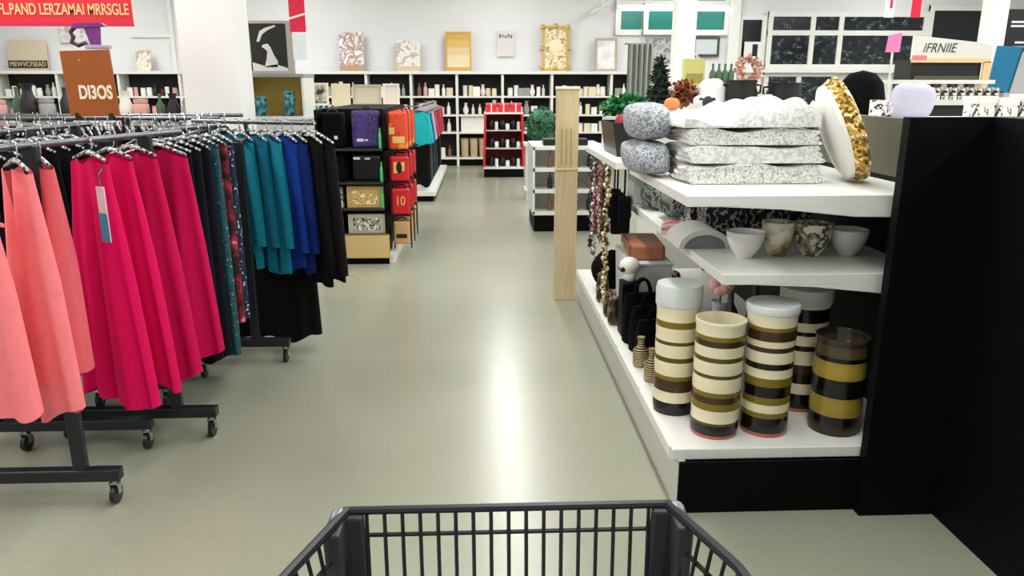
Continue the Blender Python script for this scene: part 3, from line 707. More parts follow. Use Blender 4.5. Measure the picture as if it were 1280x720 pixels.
def sleeve_mesh(s, wt, L, r0=.075, r1=.06, seed=0, out=.07, slope=.33):
    q = random.Random(seed); ph = q.uniform(0, 6); n = 12; rows = 9; vs = []; fs = []
    for j in range(rows+1):
        t = j/rows; cx = s*(wt-.05+out*(t**.7)); cz = -slope*wt*.8-.03 - L*t; rx = (r0+(r1-r0)*t)*.55; ry = (r0+(r1-r0)*t)*.45
        for k in range(n):
            a = 2*math.pi*k/n; vs.append((cx+rx*math.cos(a)*(1+.12*math.sin(3*a+ph+4*t)), ry*math.sin(a)*(1+.1*math.sin(2*a+ph)), cz + s*rx*math.cos(a)*-.2))
    for j in range(rows):
        for k in range(n): fs.append((j*n+k, j*n+(k+1) % n, (j+1)*n+(k+1) % n, (j+1)*n+k))
    fs += [tuple(range(n)), tuple(rows*n+k for k in range(n))[::-1]]
    return MB().add(vs, fs)
def cloth(name, col, var=.1, rough=.85): return mat(name, col, rough, spec=.15, var=var, scale=25, bump=.12)
PINK, PINK2 = cloth('salmon_pink', (240, 126, 132)), cloth('rose_pink', (214, 96, 104))
MAG, MAG2 = cloth('magenta', (206, 8, 84), .06), cloth('deep_magenta', (186, 6, 74), .06)
def garment(name, label, cat, x, y, yaw, m, hang_label=None, hang_group=None, L=1.0, wt=.19, wh=.36, sl=None, z=RZ, group=None, seed=0, small=False, **k):
    me = garment_mesh(L, wt, wh, seed=seed, **k).mesh(name, m, 60)
    g_ = tag(put(name, me, None, (x, y, z-.062), yaw), label, cat, group)
    if sl:
        for s in (-1, 1): put('sleeve', sleeve_mesh(s, wt, sl, seed=seed+s).mesh('sleeve', m, 60), g_)
    if hang_label: hanger(x, y, yaw, hang_label, hang_group, z, wt, k.get('neck', .09), k.get('slope', .33))
    return g_
# pink and magenta dresses on the nearest rack; rp(y) = the point of its rail at depth y
def rp(y): return -1.635 + (y-2.55)*.25
HGP = 'hangers of the pink dresses'; HLP = 'clear hanger holding a pink dress on the front rack'
for i, (y, m, L_, wt, wh, yw, v_, lb) in enumerate([
    (2.52, PINK, .82, .085, .185, -40, .02, 'light pink dress cut off by the photo edge, first on the rack'),
    (2.7, PINK, .89, .095, .18, -40, .19, 'light pink dress with a keyhole neckline, second on the rack'),
    (2.81, PINK2, .76, .085, .105, -40, .05, 'darker rose pink dress between the keyhole pink dress and the magenta ones')]):
    d = garment('pink_dress', lb, 'dress', rp(y)-(.01, .0, .01)[i], y, R(yw), m, HLP, HGP, L_, wt, wh, v=v_, neck=.035, seed=i+3, folds=2.2, amp=.014, dep=.03, small=True)
    if i == 1: obj('neck_tab', MB().box((-.04, -.085, -.2), (.04, -.078, -.188)), mat('pink_tab', (246, 150, 150), .7), d)
HGM = 'hangers of the magenta dresses'; HLM = 'clear hanger holding a magenta dress'
for i, (y, m, L_, wt, wh, yw, v_, lb) in enumerate([
    (3.04, MAG, .99, .10, .2, -32, .03, 'magenta dress next to the pink dresses, with a white and blue price tag'),
    (3.19, MAG, 1.0, .11, .23, -26, .05, 'magenta dress second along the rack, just behind the tagged one'),
    (3.32, MAG2, .98, .12, .22, -22, .05, 'magenta dress third along the rack, second from the far end'),
    (3.46, MAG2, .94, .15, .225, -12, .05, 'magenta dress at the far end of the rack, its wide hanger showing')]):
    d = garment('magenta_dress', lb, 'dress', rp(y)-(.005, .03, .03, .03)[i], y, R(yw), m, HLM, HGM, L_, wt, wh, v=v_, neck=.04, seed=i+20, folds=2.7, amp=.03, dep=.025, small=i < 3)
    if i == 0:
        tg = obj('price_tag', MB().box((.13, -.07, -.31), (.18, -.067, -.1)), mat('tag_white', (226, 214, 222), .5), d); tg['label'] = 'white price tag with a blue lower half'
        obj('tag_band', MB().box((.13, -.072, -.31), (.18, -.0705, -.2)), mat('tag_blue', (60, 150, 186), .5), tg)
        obj('tag_string', MB().tube([(.155, -.068, -.1), (.125, -.05, -.06), (.095, -.01, -.035)], .003, 5), BLACKP, tg)
NAVY = cloth('navy_black', (13, 15, 26)); BLK = cloth('garment_black', (8, 8, 10))
PGREEN = pat('teal_dotted_cloth', [(14, 66, 76), (20, 80, 88), (16, 40, 52), (150, 180, 180)], 60, 'noise', .9, stops=[0, .4, .55, .66])
PNAVY = pat('navy_dotted_cloth', [(14, 26, 54), (20, 34, 66), (210, 214, 222)], 60, 'noise', .9, stops=[0, .45, .63])
PRED = pat('red_print_cloth', [(22, 14, 20), (96, 14, 34), (150, 40, 60), (226, 130, 130)], 14, 'noise', .9, stops=[0, .44, .56, .66])
HGD, HLD = 'hangers of the navy and printed dresses', 'clear hanger holding a navy or printed dress'
for i, (y, m, L_, wt, wh, yw, v_, lb) in enumerate([
    (3.68, BLK, 1.0, .17, .2, -14, .06, 'black dress right behind the end magenta dress'),
    (3.78, NAVY, 1.08, .17, .18, -22, .05, 'navy black dress between the black dress and the dotted teal one'),
    (3.88, NAVY, 1.12, .16, .17, -26, .05, 'second navy black dress, longer, before the dotted teal dress'),
    (3.98, PGREEN, 1.14, .15, .17, -30, .05, 'teal dress with pale dots, hem reaching almost to the floor'),
    (4.07, PRED, .98, .15, .16, -34, .05, 'dark red print dress beside the dotted teal dress'),
    (4.16, PNAVY, 1.0, .13, .14, -38, .05, 'navy dress with tiny white dots nearest the teal blouses')]):
    garment('printed_dress' if i > 2 else 'dark_dress', lb, 'dress', -1.52+(y-3.66)*.24, y, R(yw), m, HLD, HGD, L_, wt, wh, v=v_, neck=.06, seed=i+40, folds=3, amp=.01, dep=.012)
# teal and blue blouses and black coats; their rail swings nearer towards the aisle
TEALC, TEALC2 = cloth('teal_cloth', (20, 120, 142), .14), cloth('teal_cloth_deep', (12, 96, 122), .14)
BLUE, BLUE2 = cloth('royal_blue', (18, 52, 136)), cloth('dark_blue', (12, 34, 98))
HGT, HLT = 'hangers of the teal and blue blouses', 'clear hanger holding a blouse on the teal rack'
def rt_(x): return 4.72 - (x+1.72)*.3797
TL = ['teal blouse first in the row beside the printed dresses', 'teal blouse second in the row', 'teal blouse third in the row, mid rack', 'teal blouse fourth in the row', 'teal blouse last before the blue ones']
YT = -50
for i in range(5):
    x = -1.6+i*.088
    garment('teal_blouse', TL[i], 'blouse', x, rt_(x), R(YT), (TEALC, TEALC2)[i % 2], HLT, HGT, .8, .19, .2, sl=.56, v=.05, neck=.07, seed=i+60, folds=3, amp=.009, dep=.0)
for i, lb in enumerate(['royal blue blouse next to the last teal one', 'dark blue blouse between the royal blue and black ones']):
    x = -1.15+i*.06
    garment('blue_blouse', lb, 'blouse', x, rt_(x), R(YT), (BLUE, BLUE2)[i], HLT, HGT, .78, .19, .2, sl=.58, v=.05, neck=.07, seed=i+70, folds=3, amp=.009, dep=.0)
for i, lb in enumerate(['black coat between the dark blue blouse and the rack end', 'black coat at the aisle end of the teal rack']):
    x = -1.005+i*.05
    garment('black_coat', lb, 'coat', x, rt_(x), R(YT+6*i), (BLK, cloth('coat_black', (16, 15, 13)))[i], HLT, HGT, .84, .2, .23, sl=.7, v=.08, neck=.07, seed=i+80, folds=3, amp=.01, dep=.002)
for i, lb in enumerate(['long black skirt under the teal blouses', 'long black skirt below the blue blouses at the aisle end']):
    s_ = thing('black_skirt', lb, 'skirt', (-1.42+i*.22, 4.6-i*.05, .9), R(8))
    obj('skirt_cloth', garment_mesh(.8, .17, .2, v=0, slope=0, folds=3, amp=.01, dep=.03, seed=90+i), BLK, s_, smooth=60)
    obj('waistband', MB().tube([(.155*math.cos(a), .03*math.sin(a), -.01) for a in [2*math.pi*k/24 for k in range(25)]], .012, 6), BLK, s_, smooth=True)
    obj('clip_hook', MB().tube([(0, 0, -.01), (0, .03, .3), (0, .08, .455), (0, .085, .47)], .004, 6), CHROME, s_, smooth=True)
# packed dark garments and their hangers on the long rack behind
DK = [BLK, NAVY, cloth('charcoal', (30, 32, 36)), cloth('dark_plum', (52, 18, 32)), cloth('dark_teal', (18, 40, 46))]
gm = [garment_mesh(.95, .2, .26, v=.06, neck=.07, seed=100+i, folds=3, amp=.01, dep=.008, nrow=8, n=32).mesh('dark_garment', DK[i], 60) for i in range(5)]
for r_, y in enumerate((5.15, 5.65)):
    for i in range(15):
        x = -3.85 + i*.143; yw = R(-58+rnd.uniform(-6, 6)); mi = [0, 1, 0, 2, 0, 3, 1, 0, 4, 0, 1][(i*3+r_) % 11]
        o = put('dark_garment', gm[mi], None, (x, y, RZ-.062), yw)
        tag(o, 'dark garment packed on the front rail of the long back rack' if r_ == 0 else 'dark garment packed on the rear rail of the long back rack', 'garment', 'dark garments on the long rack, %s rail' % ('front' if r_ == 0 else 'rear'))
        hanger(x, y, yw, 'clear hanger on the front rail of the long back rack' if r_ == 0 else 'clear hanger on the rear rail of the long back rack', 'hangers on the long rack, %s rail' % ('front' if r_ == 0 else 'rear'))
    for i in range(22):
        hanger(-3.83 + i*.095, y, R(-58), 'clear hanger on the front rail of the long back rack' if r_ == 0 else 'clear hanger on the rear rail of the long back rack', 'hangers on the long rack, %s rail' % ('front' if r_ == 0 else 'rear'))
for i in range(9):
    y = 3.15+i*.12
    o = put('dark_garment', gm[[0, 1, 0, 4, 2][i % 5]], None, (-2.2+(y-3.1)*.048, y, RZ-.062), R(-20))
    tag(o, 'dark garment on the rack hidden left of the magenta dresses', 'garment', 'dark garments left of the magenta dresses')
    hanger(-2.2+(y-3.1)*.048, y, R(-20), 'clear hanger on the rack hidden left of the magenta dresses', 'hangers left of the magenta dresses')

# orange sign on the long rack, purple clamp, red banner
t = thing('rack_sign', 'orange brown sign with white letters standing on the long clothes rack', 'sign', (-2.47, 5.1, 1.415), R(-4))
obj('board', MB().prism([(-.155, 0), (.165, 0), (.148, .41), (-.168, .40)], -.008, .008), mat('orange_brown', (156, 78, 10), .5), t, bevel=.003)
text('lettering', 'DI3OS', .115, mat('sign_white', (240, 226, 200), .6), t, (.03, -.01, .145), bold=.004, width=.215)
obj('fixing_pin', MB().lathe([(.006, 0), (.006, .004)], 10, (-.045, -.008, .345), Matrix.Rotation(R(90), 4, 'X')), mat('brass', (220, 170, 90), .3, .6), t)
for s in (-1, 1): obj('foot', MB().box((s*.11-.012, -.014, -.02), (s*.11+.012, .014, .02)), BLACKP, t)
PURP, PURD = mat('purple_plastic', (120, 40, 124), .45), mat('dark_purple', (64, 42, 66), .5)
t = thing('sign_clamp', 'purple clamp with a curled dark strap between the orange sign and the banner', 'clamp', (-2.47, 5.14, 1.83))
obj('base_plate', rbox(-.01, -.03, 0, .13, .03, .022), mat('lilac_grey', (176, 160, 186), .5), t, bevel=.004)
obj('post', MB().prism([(.02, .02), (.075, .02), (.085, .13), (-.01, .13)], -.012, .012), PURP, t)
obj('top_plate', MB().prism([(-.09, .12), (.13, .135), (.1, .155), (-.06, .152)], -.02, .02), PURP, t)
obj('strap', MB().tube([(-.07, 0, .13), (-.1, 0, .1), (-.085, 0, .07), (-.1, 0, .04), (-.06, 0, .02), (-.02, 0, .035), (.0, 0, .005)], .014, 8), PURD, t, smooth=True)
t = thing('hanging_banner', 'long red banner with cream lettering hanging over the clothes racks', 'banner', (-4.45, 6.6, 2.068))
BRED = mat('banner_red', (222, 34, 52), .6)
obj('cloth', MB().box((-1.6, -.004, 0), (1.66, .004, .42)), BRED, t)
obj('lower_band', MB().box((-1.6, -.007, 0), (1.66, .007, .022)), mat('banner_pink', (206, 24, 84), .6), t)
CREAMT = mat('banner_cream', (252, 196, 140), .6)
text('lettering', 'RFL.PAND LERZAMAI MRRSGLE', .12, CREAMT, t, (1.1, -.009, .125), bold=.002, width=1.07)
for x in (-1.4, 1.4): obj('hanging_wire', MB().tube([(x, 0, .42), (x, 0, ZC-2.1)], .004, 5), CHROME, t)
# ------------------------------------------------------------------ back wall: shelf bays and their goods
def pot(prof, n=14): return MB().lathe(prof, n)
GOOD = {
 'bottle': pot([(.03, 0), (.034, .01), (.034, .13), (.012, .17), (.012, .22), (.016, .222), (.001, .225)]),
 'jar': pot([(.045, 0), (.05, .01), (.05, .11), (.04, .125), (.046, .127), (.046, .15), (.001, .152)]),
 'candle': pot([(.042, 0), (.042, .19), (.036, .192), (.001, .186)]),
 'vase': pot([(.03, 0), (.055, .05), (.06, .1), (.03, .18), (.028, .21), (.04, .24), (.034, .24), (.001, .2)]),
}
GC = {'white': mat('good_white', (232, 230, 224), .4), 'cream': mat('good_cream', (226, 212, 184), .5), 'pink': mat('good_pink', (214, 160, 152), .5), 'brown': mat('good_brown', (128, 92, 64), .5),
      'grey': mat('good_grey', (150, 150, 148), .5), 'black': mat('good_black', (22, 22, 24), .4), 'teal': mat('good_teal', (46, 120, 128), .4), 'wine': mat('good_wine', (96, 24, 44), .5), 'green': mat('good_green', (72, 100, 72), .6)}
gme = {}
def good(kind, colour, x, y, z, label, group, s=1.0, rz=0.0):
    k = (kind, colour)
    if k not in gme: gme[k] = (GOOD[kind].mesh(kind, GC[colour], 50) if kind in GOOD else None)
    if kind == 'box' and gme[k] is None: gme[k] = rbox(-.06, -.05, 0, .06, .05, .15).mesh('box', GC[colour], bevel=.004)
    o = put(kind, gme[k], None, (x, y, z), rz); o.scale = (s, s, s)
    return tag(o, label, kind, group)
ordn = ['first', 'second', 'third', 'fourth', 'fifth', 'sixth', 'seventh', 'eighth', 'ninth', 'tenth', 'eleventh', 'twelfth']
edges = [-9.6, -8.4, -7.2, -6.0, -4.8, -3.6, -2.3, -1.4, -.47, .46, 1.47, 2.69, 3.55]
SHY = 16.0
for b in range(12):
    x0, x1 = edges[b], edges[b+1]; w_ = x1-x0
    t = thing('shelving_unit', ordn[b]+' white shelf unit along the back wall, counted from the left wall', 'shelving', (x0, SHY, 0))
    obj('back_board', rbox(.02, .43, 0, w_-.02, .45, 1.84), mat('shelf_back_black', (16, 15, 15), .7), t)
    for xx in (0.0, w_-.025): obj('upright_board', rbox(xx, 0, 0, xx+.025, .45, 1.84), WHITE, t)
    obj('top_board', rbox(0, -.03, 1.84, w_, .45, 1.9), WHITE, t)
    obj('plinth', rbox(.025, .03, 0, w_-.025, .42, .16), BLACK, t)
    for z in (.17, .69, 1.04, 1.41):
        obj('shelf_board', rbox(.025, 0, z-.035, w_-.025, .43, z), WHITE, t)
    right = b >= 6
    for li, z in enumerate((1.41, 1.04, .69, .17)):
        if not right and li > 1: continue
        if b == 8 and li > 1: continue
        n = int(w_/.135) if li == 0 else int(w_/.17)
        q = random.Random(b*10+li)
        pal = [['white', 'grey', 'white', 'cream'], ['cream', 'pink', 'brown', 'white'], ['white', 'white', 'cream', 'white'], ['white', 'white', 'grey', 'white'], ['white', 'cream', 'white', 'white'], ['white', 'grey', 'cream', 'white']][b % 6] if right else [['grey', 'black', 'cream', 'white'], ['grey', 'green', 'black', 'brown'], ['wine', 'pink', 'white', 'black'], ['white', 'wine', 'cream', 'black'], ['white', 'black', 'cream', 'grey'], ['grey', 'cream', 'white', 'brown']][b]
        for i in range(n):
            kd = q.choice(['bottle', 'jar', 'candle', 'box', 'vase']); cl = q.choice(pal)
            lv = ['top shelf', 'second shelf', 'third shelf', 'bottom shelf'][li]
            sc = q.uniform(.85, 1.2) if li else q.uniform(.9, 1.25)
            cn = {'wine': 'wine red'}.get(cl, cl)
            good(kd, cl, x0+.1+(w_-.2)*(i+.5)/n+q.uniform(-.01, .01), SHY+q.uniform(.08, .2), z+.001, '%s %s on the %s of the %s back-wall unit' % (cn, kd, lv, ordn[b]), '%s %ss, %s of the %s back-wall unit' % (cn, kd, lv, ordn[b]), sc)
# white panel boxes and beige baskets in the ninth unit
tag(obj('white_carton', rbox(-.27, 0, 0, .27, .25, .31), GC['white'], None, (-.13, SHY+.06, .691), 0, bevel=.004), 'wide white carton on the third shelf of the ninth back-wall unit', 'box')
for i in range(4):
    t = thing('wicker_basket', 'tall beige wicker basket on the bottom shelf of the ninth back-wall unit', 'basket', (-.33+i*.19, SHY+.16, .172), 0, 'beige baskets at the end of the aisle')
    obj('basket_body', MB().lathe([(.06, 0), (.075, .02), (.085, .38), (.078, .38), (.068, .03), (.001, .025)], 16), pat('wicker', [(196, 176, 140), (170, 148, 112), (214, 196, 164)], 40, 'wavez', .8), t, smooth=50)
    obj('rim', MB().tube([(.084*math.cos(a), .084*math.sin(a), .38) for a in [2*math.pi*k/16 for k in range(17)]], .008, 6), mat('wicker_rim', (150, 124, 90), .8), t, smooth=True)

# pictures standing on the units' top board
def art(name, x0, x1, z0, z1, label, m, frame=None, fw=.04, y=16.3, cat='picture', back=None):
    w_, h = x1-x0, z1-z0
    t = thing(name, label, cat, ((x0+x1)/2, y, z0))
    if frame:
        obj('frame', MB().box((-w_/2, -.02, 0), (w_/2, .02, fw)).box((-w_/2, -.02, h-fw), (w_/2, .02, h)).box((-w_/2, -.02, fw), (-w_/2+fw, .02, h-fw)).box((w_/2-fw, -.02, fw), (w_/2, .02, h-fw)), frame, t)
        obj('print', rbox(-w_/2+fw, -.008, fw, w_/2-fw, .012, h-fw), m, t)
    else:
        obj('canvas', rbox(-w_/2, -.018, 0, w_/2, .018, h), m, t, bevel=.004)
    t.rotation_euler = (R(-4), 0, 0)
    return t
a1 = art('floral_print', -2.85, -2.36, 1.902, 2.66, 'tall pale print with pink and brown branches on the shelf top', pat('branch_print', [(226, 220, 216), (206, 180, 178), (160, 136, 130), (236, 232, 230)], 7, 'noise', .6))
obj('wood_base', rbox(-.25, -.03, 0, .25, .03, .11), mat('print_base', (176, 146, 112), .6), a1)
a2 = art('figure_print', -1.7, -1.22, 1.902, 2.5, 'pale print of whitish shapes with a tan lower edge on the shelf top', pat('pale_print', [(222, 216, 208), (234, 230, 226), (190, 178, 166)], 8, 'noise', .6))
obj('wood_base', rbox(-.24, -.03, 0, .24, .03, .1), mat('print_base2', (206, 184, 150), .6), a2)
a3 = art('golden_panel', -.7, -.17, 1.902, 2.68, 'plain golden yellow panel on the shelf top facing down the aisle', bands('gold_fade', [(0, (190, 164, 66)), (.1, (222, 204, 170)), (.4, (216, 190, 140)), (.6, (208, 172, 98)), (.78, (202, 160, 76))], .5, .78), mat('gold_frame', (196, 156, 74), .4, .3), .035)
a4 = art('wall_picture', .36, .72, 2.2, 2.7, 'small faint poster with grey marks hung above the shelf units', mat('poster_pale', (214, 208, 208), .7), None, y=16.46); a4.rotation_euler = (0, 0, 0)
for i in range(5): obj('printed_mark', rbox(-.14+i*.058, -.022, .36+.02*(i % 2), -.1+i*.058, -.0185, .44-.015*(i % 3)), mat('mark_grey', (118, 112, 112), .7), a4)
a5 = art('ornate_gold_frame', 1.29, 1.83, 1.902, 2.8, 'ornate gold frame, the tallest picture on the shelf top', pat('gold_leaf_print', [(198, 176, 128), (226, 206, 160), (236, 226, 200), (170, 146, 90)], 9, 'noise', .5), mat('ornate_gold', (196, 162, 88), .4, .4), .05)
for i, (x, z) in enumerate([(-.26, .87), (.26, .87), (0, .89), (-.27, .07), (.27, .07), (0, .07), (-.28, .45), (.28, .45)]):
    obj('scroll_ornament', MB().blob((x, -.02, z), (.055, .025, .05), 10, 6, .15, i), mat('ornate_gold', (196, 162, 88), .4, .4), a5, smooth=True)
obj('medallion', MB().lathe([(.001, .018), (.1, .015), (.13, .004), (.13, 0)], 24, (0, -.01, .5), Matrix.Rotation(R(90), 4, 'X')), mat('medallion_cream', (240, 224, 184), .4), a5, smooth=True)
a6 = art('taupe_frame', 2.38, 2.84, 1.902, 2.56, 'white print in a thin taupe frame at the right end of the shelf top', pat('white_print', [(214, 208, 210), (226, 222, 222), (236, 232, 230)], 5, 'noise', .6), mat('taupe', (176, 160, 140), .5), .045)
a7 = art('text_board', -9.45, -8.68, 1.902, 2.5, 'beige board with a dark band of letters left of the orange sign', mat('board_beige', (206, 190, 166), .6))
obj('dark_band', rbox(-.385, -.024, .05, .385, -.019, .2), mat('band_brown', (60, 44, 36), .6), a7)
text('lettering', 'MEWVCFSEAD', .13, mat('letter_beige', (214, 196, 164), .6), a7, (0, -.026, .125), sx=.84)
a8 = art('small_beige_poster', -6.93, -6.64, 1.902, 2.3, 'small beige picture on the shelf top beside the white column', pat('beige_print', [(220, 208, 192), (232, 222, 208), (190, 170, 150)], 6, 'noise', .6))
a9 = art('wall_picture', -8.45, -7.75, 2.45, 2.95, 'faded pale print hung high above the beige text board', pat('faded_print', [(206, 200, 196), (220, 216, 212), (180, 174, 170)], 5, 'noise', .6), None, y=16.46); a9.rotation_euler = (0, 0, 0)

# grey poster and small mirror below the teal windows, white dividing column, door
o = art('wall_picture', 3.48, 4.05, 2.1, 2.56, 'grey poster on the wall under the teal windows', pat('grey_print', [(150, 150, 154), (176, 176, 180), (120, 118, 120)], 5, 'noise', .6), None, y=16.44); o.rotation_euler = (0, 0, 0)
o = art('wall_mirror', 4.45, 5.0, 2.2, 2.6, 'small mirror-like picture with dark edges right of the grey poster', mat('mirror_pale', (196, 204, 208), .2), mat('mirror_edge', (60, 62, 66), .4), .05, y=16.44); o.rotation_euler = (0, 0, 0)
struct('column', rbox(2.98, 12, 0, 3.28, 12.3, ZC), mat('column_paint', (228, 229, 226), .7, var=.01))
struct('column', rbox(7.18, 11, 0, 7.42, 11.24, ZC), mat('column_paint', (228, 229, 226), .7, var=.01))
d = put('door_1', None, None, (5.72, 16.5, 0)); d['kind'] = 'structure'
obj('door_leaf', rbox(-.2, -.1, 0, .2, -.075, 2.5), WHITE, d)
obj('door_glass', rbox(-.03, -.104, 2.02, .08, -.1, 2.45), DARKG, d); obj('door_handle', MB().tube([(-.15, -.14, 1.0), (-.15, -.14, 1.2)], .012, 8), CHROME, d)
struct('trim_3', rbox(5.3, 16.3, 1.88, 9.6, 16.5, 1.97), WHITE)
struct('trim_4', rbox(5.14, 16.3, 0, 5.36, 16.5, ZC), WHITE)

# ------------------------------------------------------------------ display unit beside the column with the framed picture
t = thing('display_unit', 'white display unit beside the column holding the black and white picture', 'shelving', (-2.33, 9.1, 0))
obj('lower_cabinet', rbox(-.36, -.28, 0, .36, .28, 1.24), WHITE, t, bevel=.004)
obj('shelf_board', rbox(-.38, -.3, 1.24, .38, .28, 1.275), WHITE, t)
obj('back_board', rbox(-.36, .24, 1.275, .36, .28, 1.7), mat('mustard_board', (236, 204, 104), .6), t)
for s in (-1, 1): obj('side_board', rbox(s*.36-.012, -.28, 1.275, s*.36+.012, .28, 1.7), WHITE, t)
obj('top_board', rbox(-.38, -.3, 1.7, .38, .28, 1.735), mat('grey_top', (150, 148, 146), .5), t)
t = thing('framed_picture', 'large black and white picture in a pale grey frame beside the column', 'picture', (-2.36, 8.92, 1.737))
MAT_ = mat('mat_grey', (176, 170, 162), .6)
obj('frame', MB().box((-.3, -.02, 0), (.3, .02, .03)).box((-.3, -.02, .53), (.3, .02, .56)).box((-.3, -.02, .03), (-.255, .02, .53)).box((.23, -.02, .03), (.3, .02, .53)), MAT_, t)
pr0 = obj('print', rbox(-.255, -.008, .03, .23, .012, .53), mat('print_black', (24, 24, 24), .5), t)
def flat(name, poly, m, par, y=-.011): 
    n = len(poly); mb = MB(); mb.add([(x, y, z) for x, z in poly], [tuple(range(n))]); return obj(name, mb, m, par)
PW = mat('print_white', (226, 224, 222), .5); PG = mat('print_grey', (120, 118, 114), .5)
flat('snow_ground', [(-.25, .03), (.225, .03), (.225, .06), (.1, .1), (-.02, .08), (-.15, .12), (-.25, .09)], PW, pr0)
flat('seated_dog', [(-.03, .07), (.11, .07), (.12, .13), (.08, .2), (.05, .28), (.02, .32), (-.03, .31), (-.05, .285), (-.02, .27), (.01, .24), (.0, .17)], PW, pr0)
flat('bent_branch', [(-.1, .34), (-.07, .34), (-.03, .42), (.03, .46), (.12, .5), (.11, .515), (.0, .485), (-.06, .45)], PW, pr0)
flat('birch_trunk', [(-.245, .03), (-.2, .03), (-.19, .52), (-.235, .52)], PW, pr0); flat('dark_trunk', [(-.185, .03), (-.16, .03), (-.17, .52), (-.19, .52)], PG, pr0)
TP = pat('teal_glaze', [(30, 88, 98), (60, 132, 140), (120, 176, 178), (24, 64, 76)], 14, 'noise', .3)
for x, z, lb in [(-2.47, 1.0, 'small teal glazed vase under the framed picture, nearer the column'), (-2.15, 1.25, 'taller teal glazed vase under the framed picture, away from the column')]:
    lathe_thing('teal_vase', lb, 'vase', [(.045, 0), (.06, .02), (.065, .16*z), (.06, .19*z), (.068, .22*z), (.058, .22*z), (.001, .1)], TP, (x, 8.92, 1.277))
tag(obj('beige_box', rbox(-.06, -.06, 0, .06, .06, .22), mat('box_beige', (206, 182, 148), .6), None, (-2.6, 8.92, 1.277), 0, bevel=.004), 'beige box in the display unit right beside the column', 'box')

t = thing('hanging_pennant', 'narrow crimson pennant with a white strip below hanging above the framed picture', 'banner', (-1.79, 8.0, 1.86))
obj('crimson_cloth', rbox(-.08, -.004, .26, .075, .004, 1.1), mat('crimson', (212, 16, 62), .6), t)
obj('white_line', MB().prism([(-.08, .375), (.075, .42), (.075, .44), (-.08, .395)], -.0075, -.0045), PW, t)
obj('white_strip', rbox(-.065, -.003, 0, .07, .003, .25), mat('pennant_white', (222, 228, 230), .6), t)
obj('hanging_wire', MB().tube([(0, 0, 1.1), (0, 0, ZC-1.86)], .004, 5), CHROME, t)

t = thing('display_table', 'white display table behind the black and purple cases', 'table', (-1.6, 9.85, 0))
obj('table_top', rbox(-.66, -.3, 1.33, .66, .3, 1.37), WHITE, t)
for sx in (-1, 1):
    for sy in (-1, 1): obj('leg', rbox(sx*.62-.02, sy*.26-.02, 0, sx*.62+.02, sy*.26+.02, 1.33), WHITE, t)
lathe_thing('red_vase', 'red glass vase on the white display table', 'vase', [(.03, 0), (.04, .01), (.05, .1), (.03, .18), (.045, .22), (.038, .22), (.001, .1)], mat('red_glass', (170, 34, 40), .15), (-2.15, 9.75, 1.372))
for nm, x0, x1, h, lb, m, fr in [('dark_picture', -2.07, -1.87, .27, 'small dark picture next to the red vase', pat('dark_print', [(40, 40, 44), (150, 150, 150), (210, 206, 200)], 9, 'noise', .5), mat('pic_white', (224, 220, 212), .5)),
                                 ('cream_canvas', -1.83, -1.6, .26, 'cream canvas standing on the white display table', mat('canvas_cream', (216, 206, 176), .7), None),
                                 ('beige_tray', -1.57, -1.22, .25, 'wide beige tray standing upright on the white display table', mat('tray_beige', (196, 188, 168), .6), mat('tray_rim', (178, 170, 150), .5)),
                                 ('white_picture', -1.2, -1.0, .26, 'small white framed picture at the aisle end of the display table', mat('pic_pale', (222, 206, 196), .6), mat('pic_white', (224, 220, 212), .5))]:
    art(nm, x0, x1, 1.372, 1.372+h, lb, m, fr, .025, 9.75)
for i in range(6):
    lathe_thing('teal_jar', 'small dark teal jar in the row in front of the white display table', 'jar', [(.025, 0), (.03, .01), (.03, .07), (.02, .085), (.024, .1), (.001, .102)], TP, (-2.12+i*.068, 9.5, 1.276), 'teal jars on the ledge', 12)
t = thing('low_ledge', 'narrow white ledge carrying the row of teal jars', 'shelf', (-1.95, 9.5, 0))
obj('ledge_board', rbox(-.25, -.04, 1.25, .25, .04, 1.275), WHITE, t)
for s in (-1, 1): obj('leg', rbox(s*.22-.01, -.02, 0, s*.22+.01, .02, 1.25), WHITE, t)

# ------------------------------------------------------------------ endcap left of the aisle: black, purple and red cases
t = thing('endcap_shelving', 'dark shelf endcap left of the aisle with a tan base panel', 'shelving', (-1.15, 6.95, 0))
obj('plinth', rbox(-.32, 0, 0, .29, 2.2, .06), BLACK, t)
obj('base_panel', rbox(-.33, -.02, .06, .3, .0, .27), TAN, t, bevel=.003)
obj('carcass', rbox(-.32, .3, .06, .26, 2.2, 1.4), BLACK, t)
for z in (.28, .52, .76, 1.06): obj('shelf_board', rbox(-.32, 0, z-.02, .29, .3, z), mat('shelf_dark', (40, 38, 36), .5), t)
for s in (-.32, .27): obj('side_board', rbox(s, .0, .06, s+.02, .3, 1.4), BLACK, t)
obj('side_deck', rbox(.262, .02, .0, .34, 2.4, .1), WHITE, t, bevel=.004)
obj('shelf_lip', rbox(-.33, -.012, .27, .3, 0, .285), mat('lip', (120, 104, 72), .5), t)
def case(x, y, z, w_, d_, h, m, label, face=None, mark=None, rz=0.0, hang=False, group=None, nm='cosmetic_case'):
    t = thing(nm, label, 'bag', (x, y, z), rz, group)
    body = rbox(-w_/2, -d_/2, 0, w_/2, d_/2, h); obj('body', body, m, t, bevel=min(.03, w_*.12))
    obj('zip_band', rbox(-w_/2-.003, -.008, .02, w_/2+.003, .008, h+.003), mat('zip_dark', (30, 26, 34), .5), t)
    obj('handle', MB().tube([(.05*math.cos(a), 0, h-.005+.035*math.sin(a)) for a in [math.pi*i/8 for i in range(9)]], .007, 6), mat('zip_dark', (30, 26, 34), .5), t, smooth=True)
    if face is not None:
        for k, (x0, z0, x1, z1) in enumerate(mark): obj('printed_mark', rbox(x0, -d_/2-.003, z0, x1, -d_/2+.001, z1), face, t)
    return t
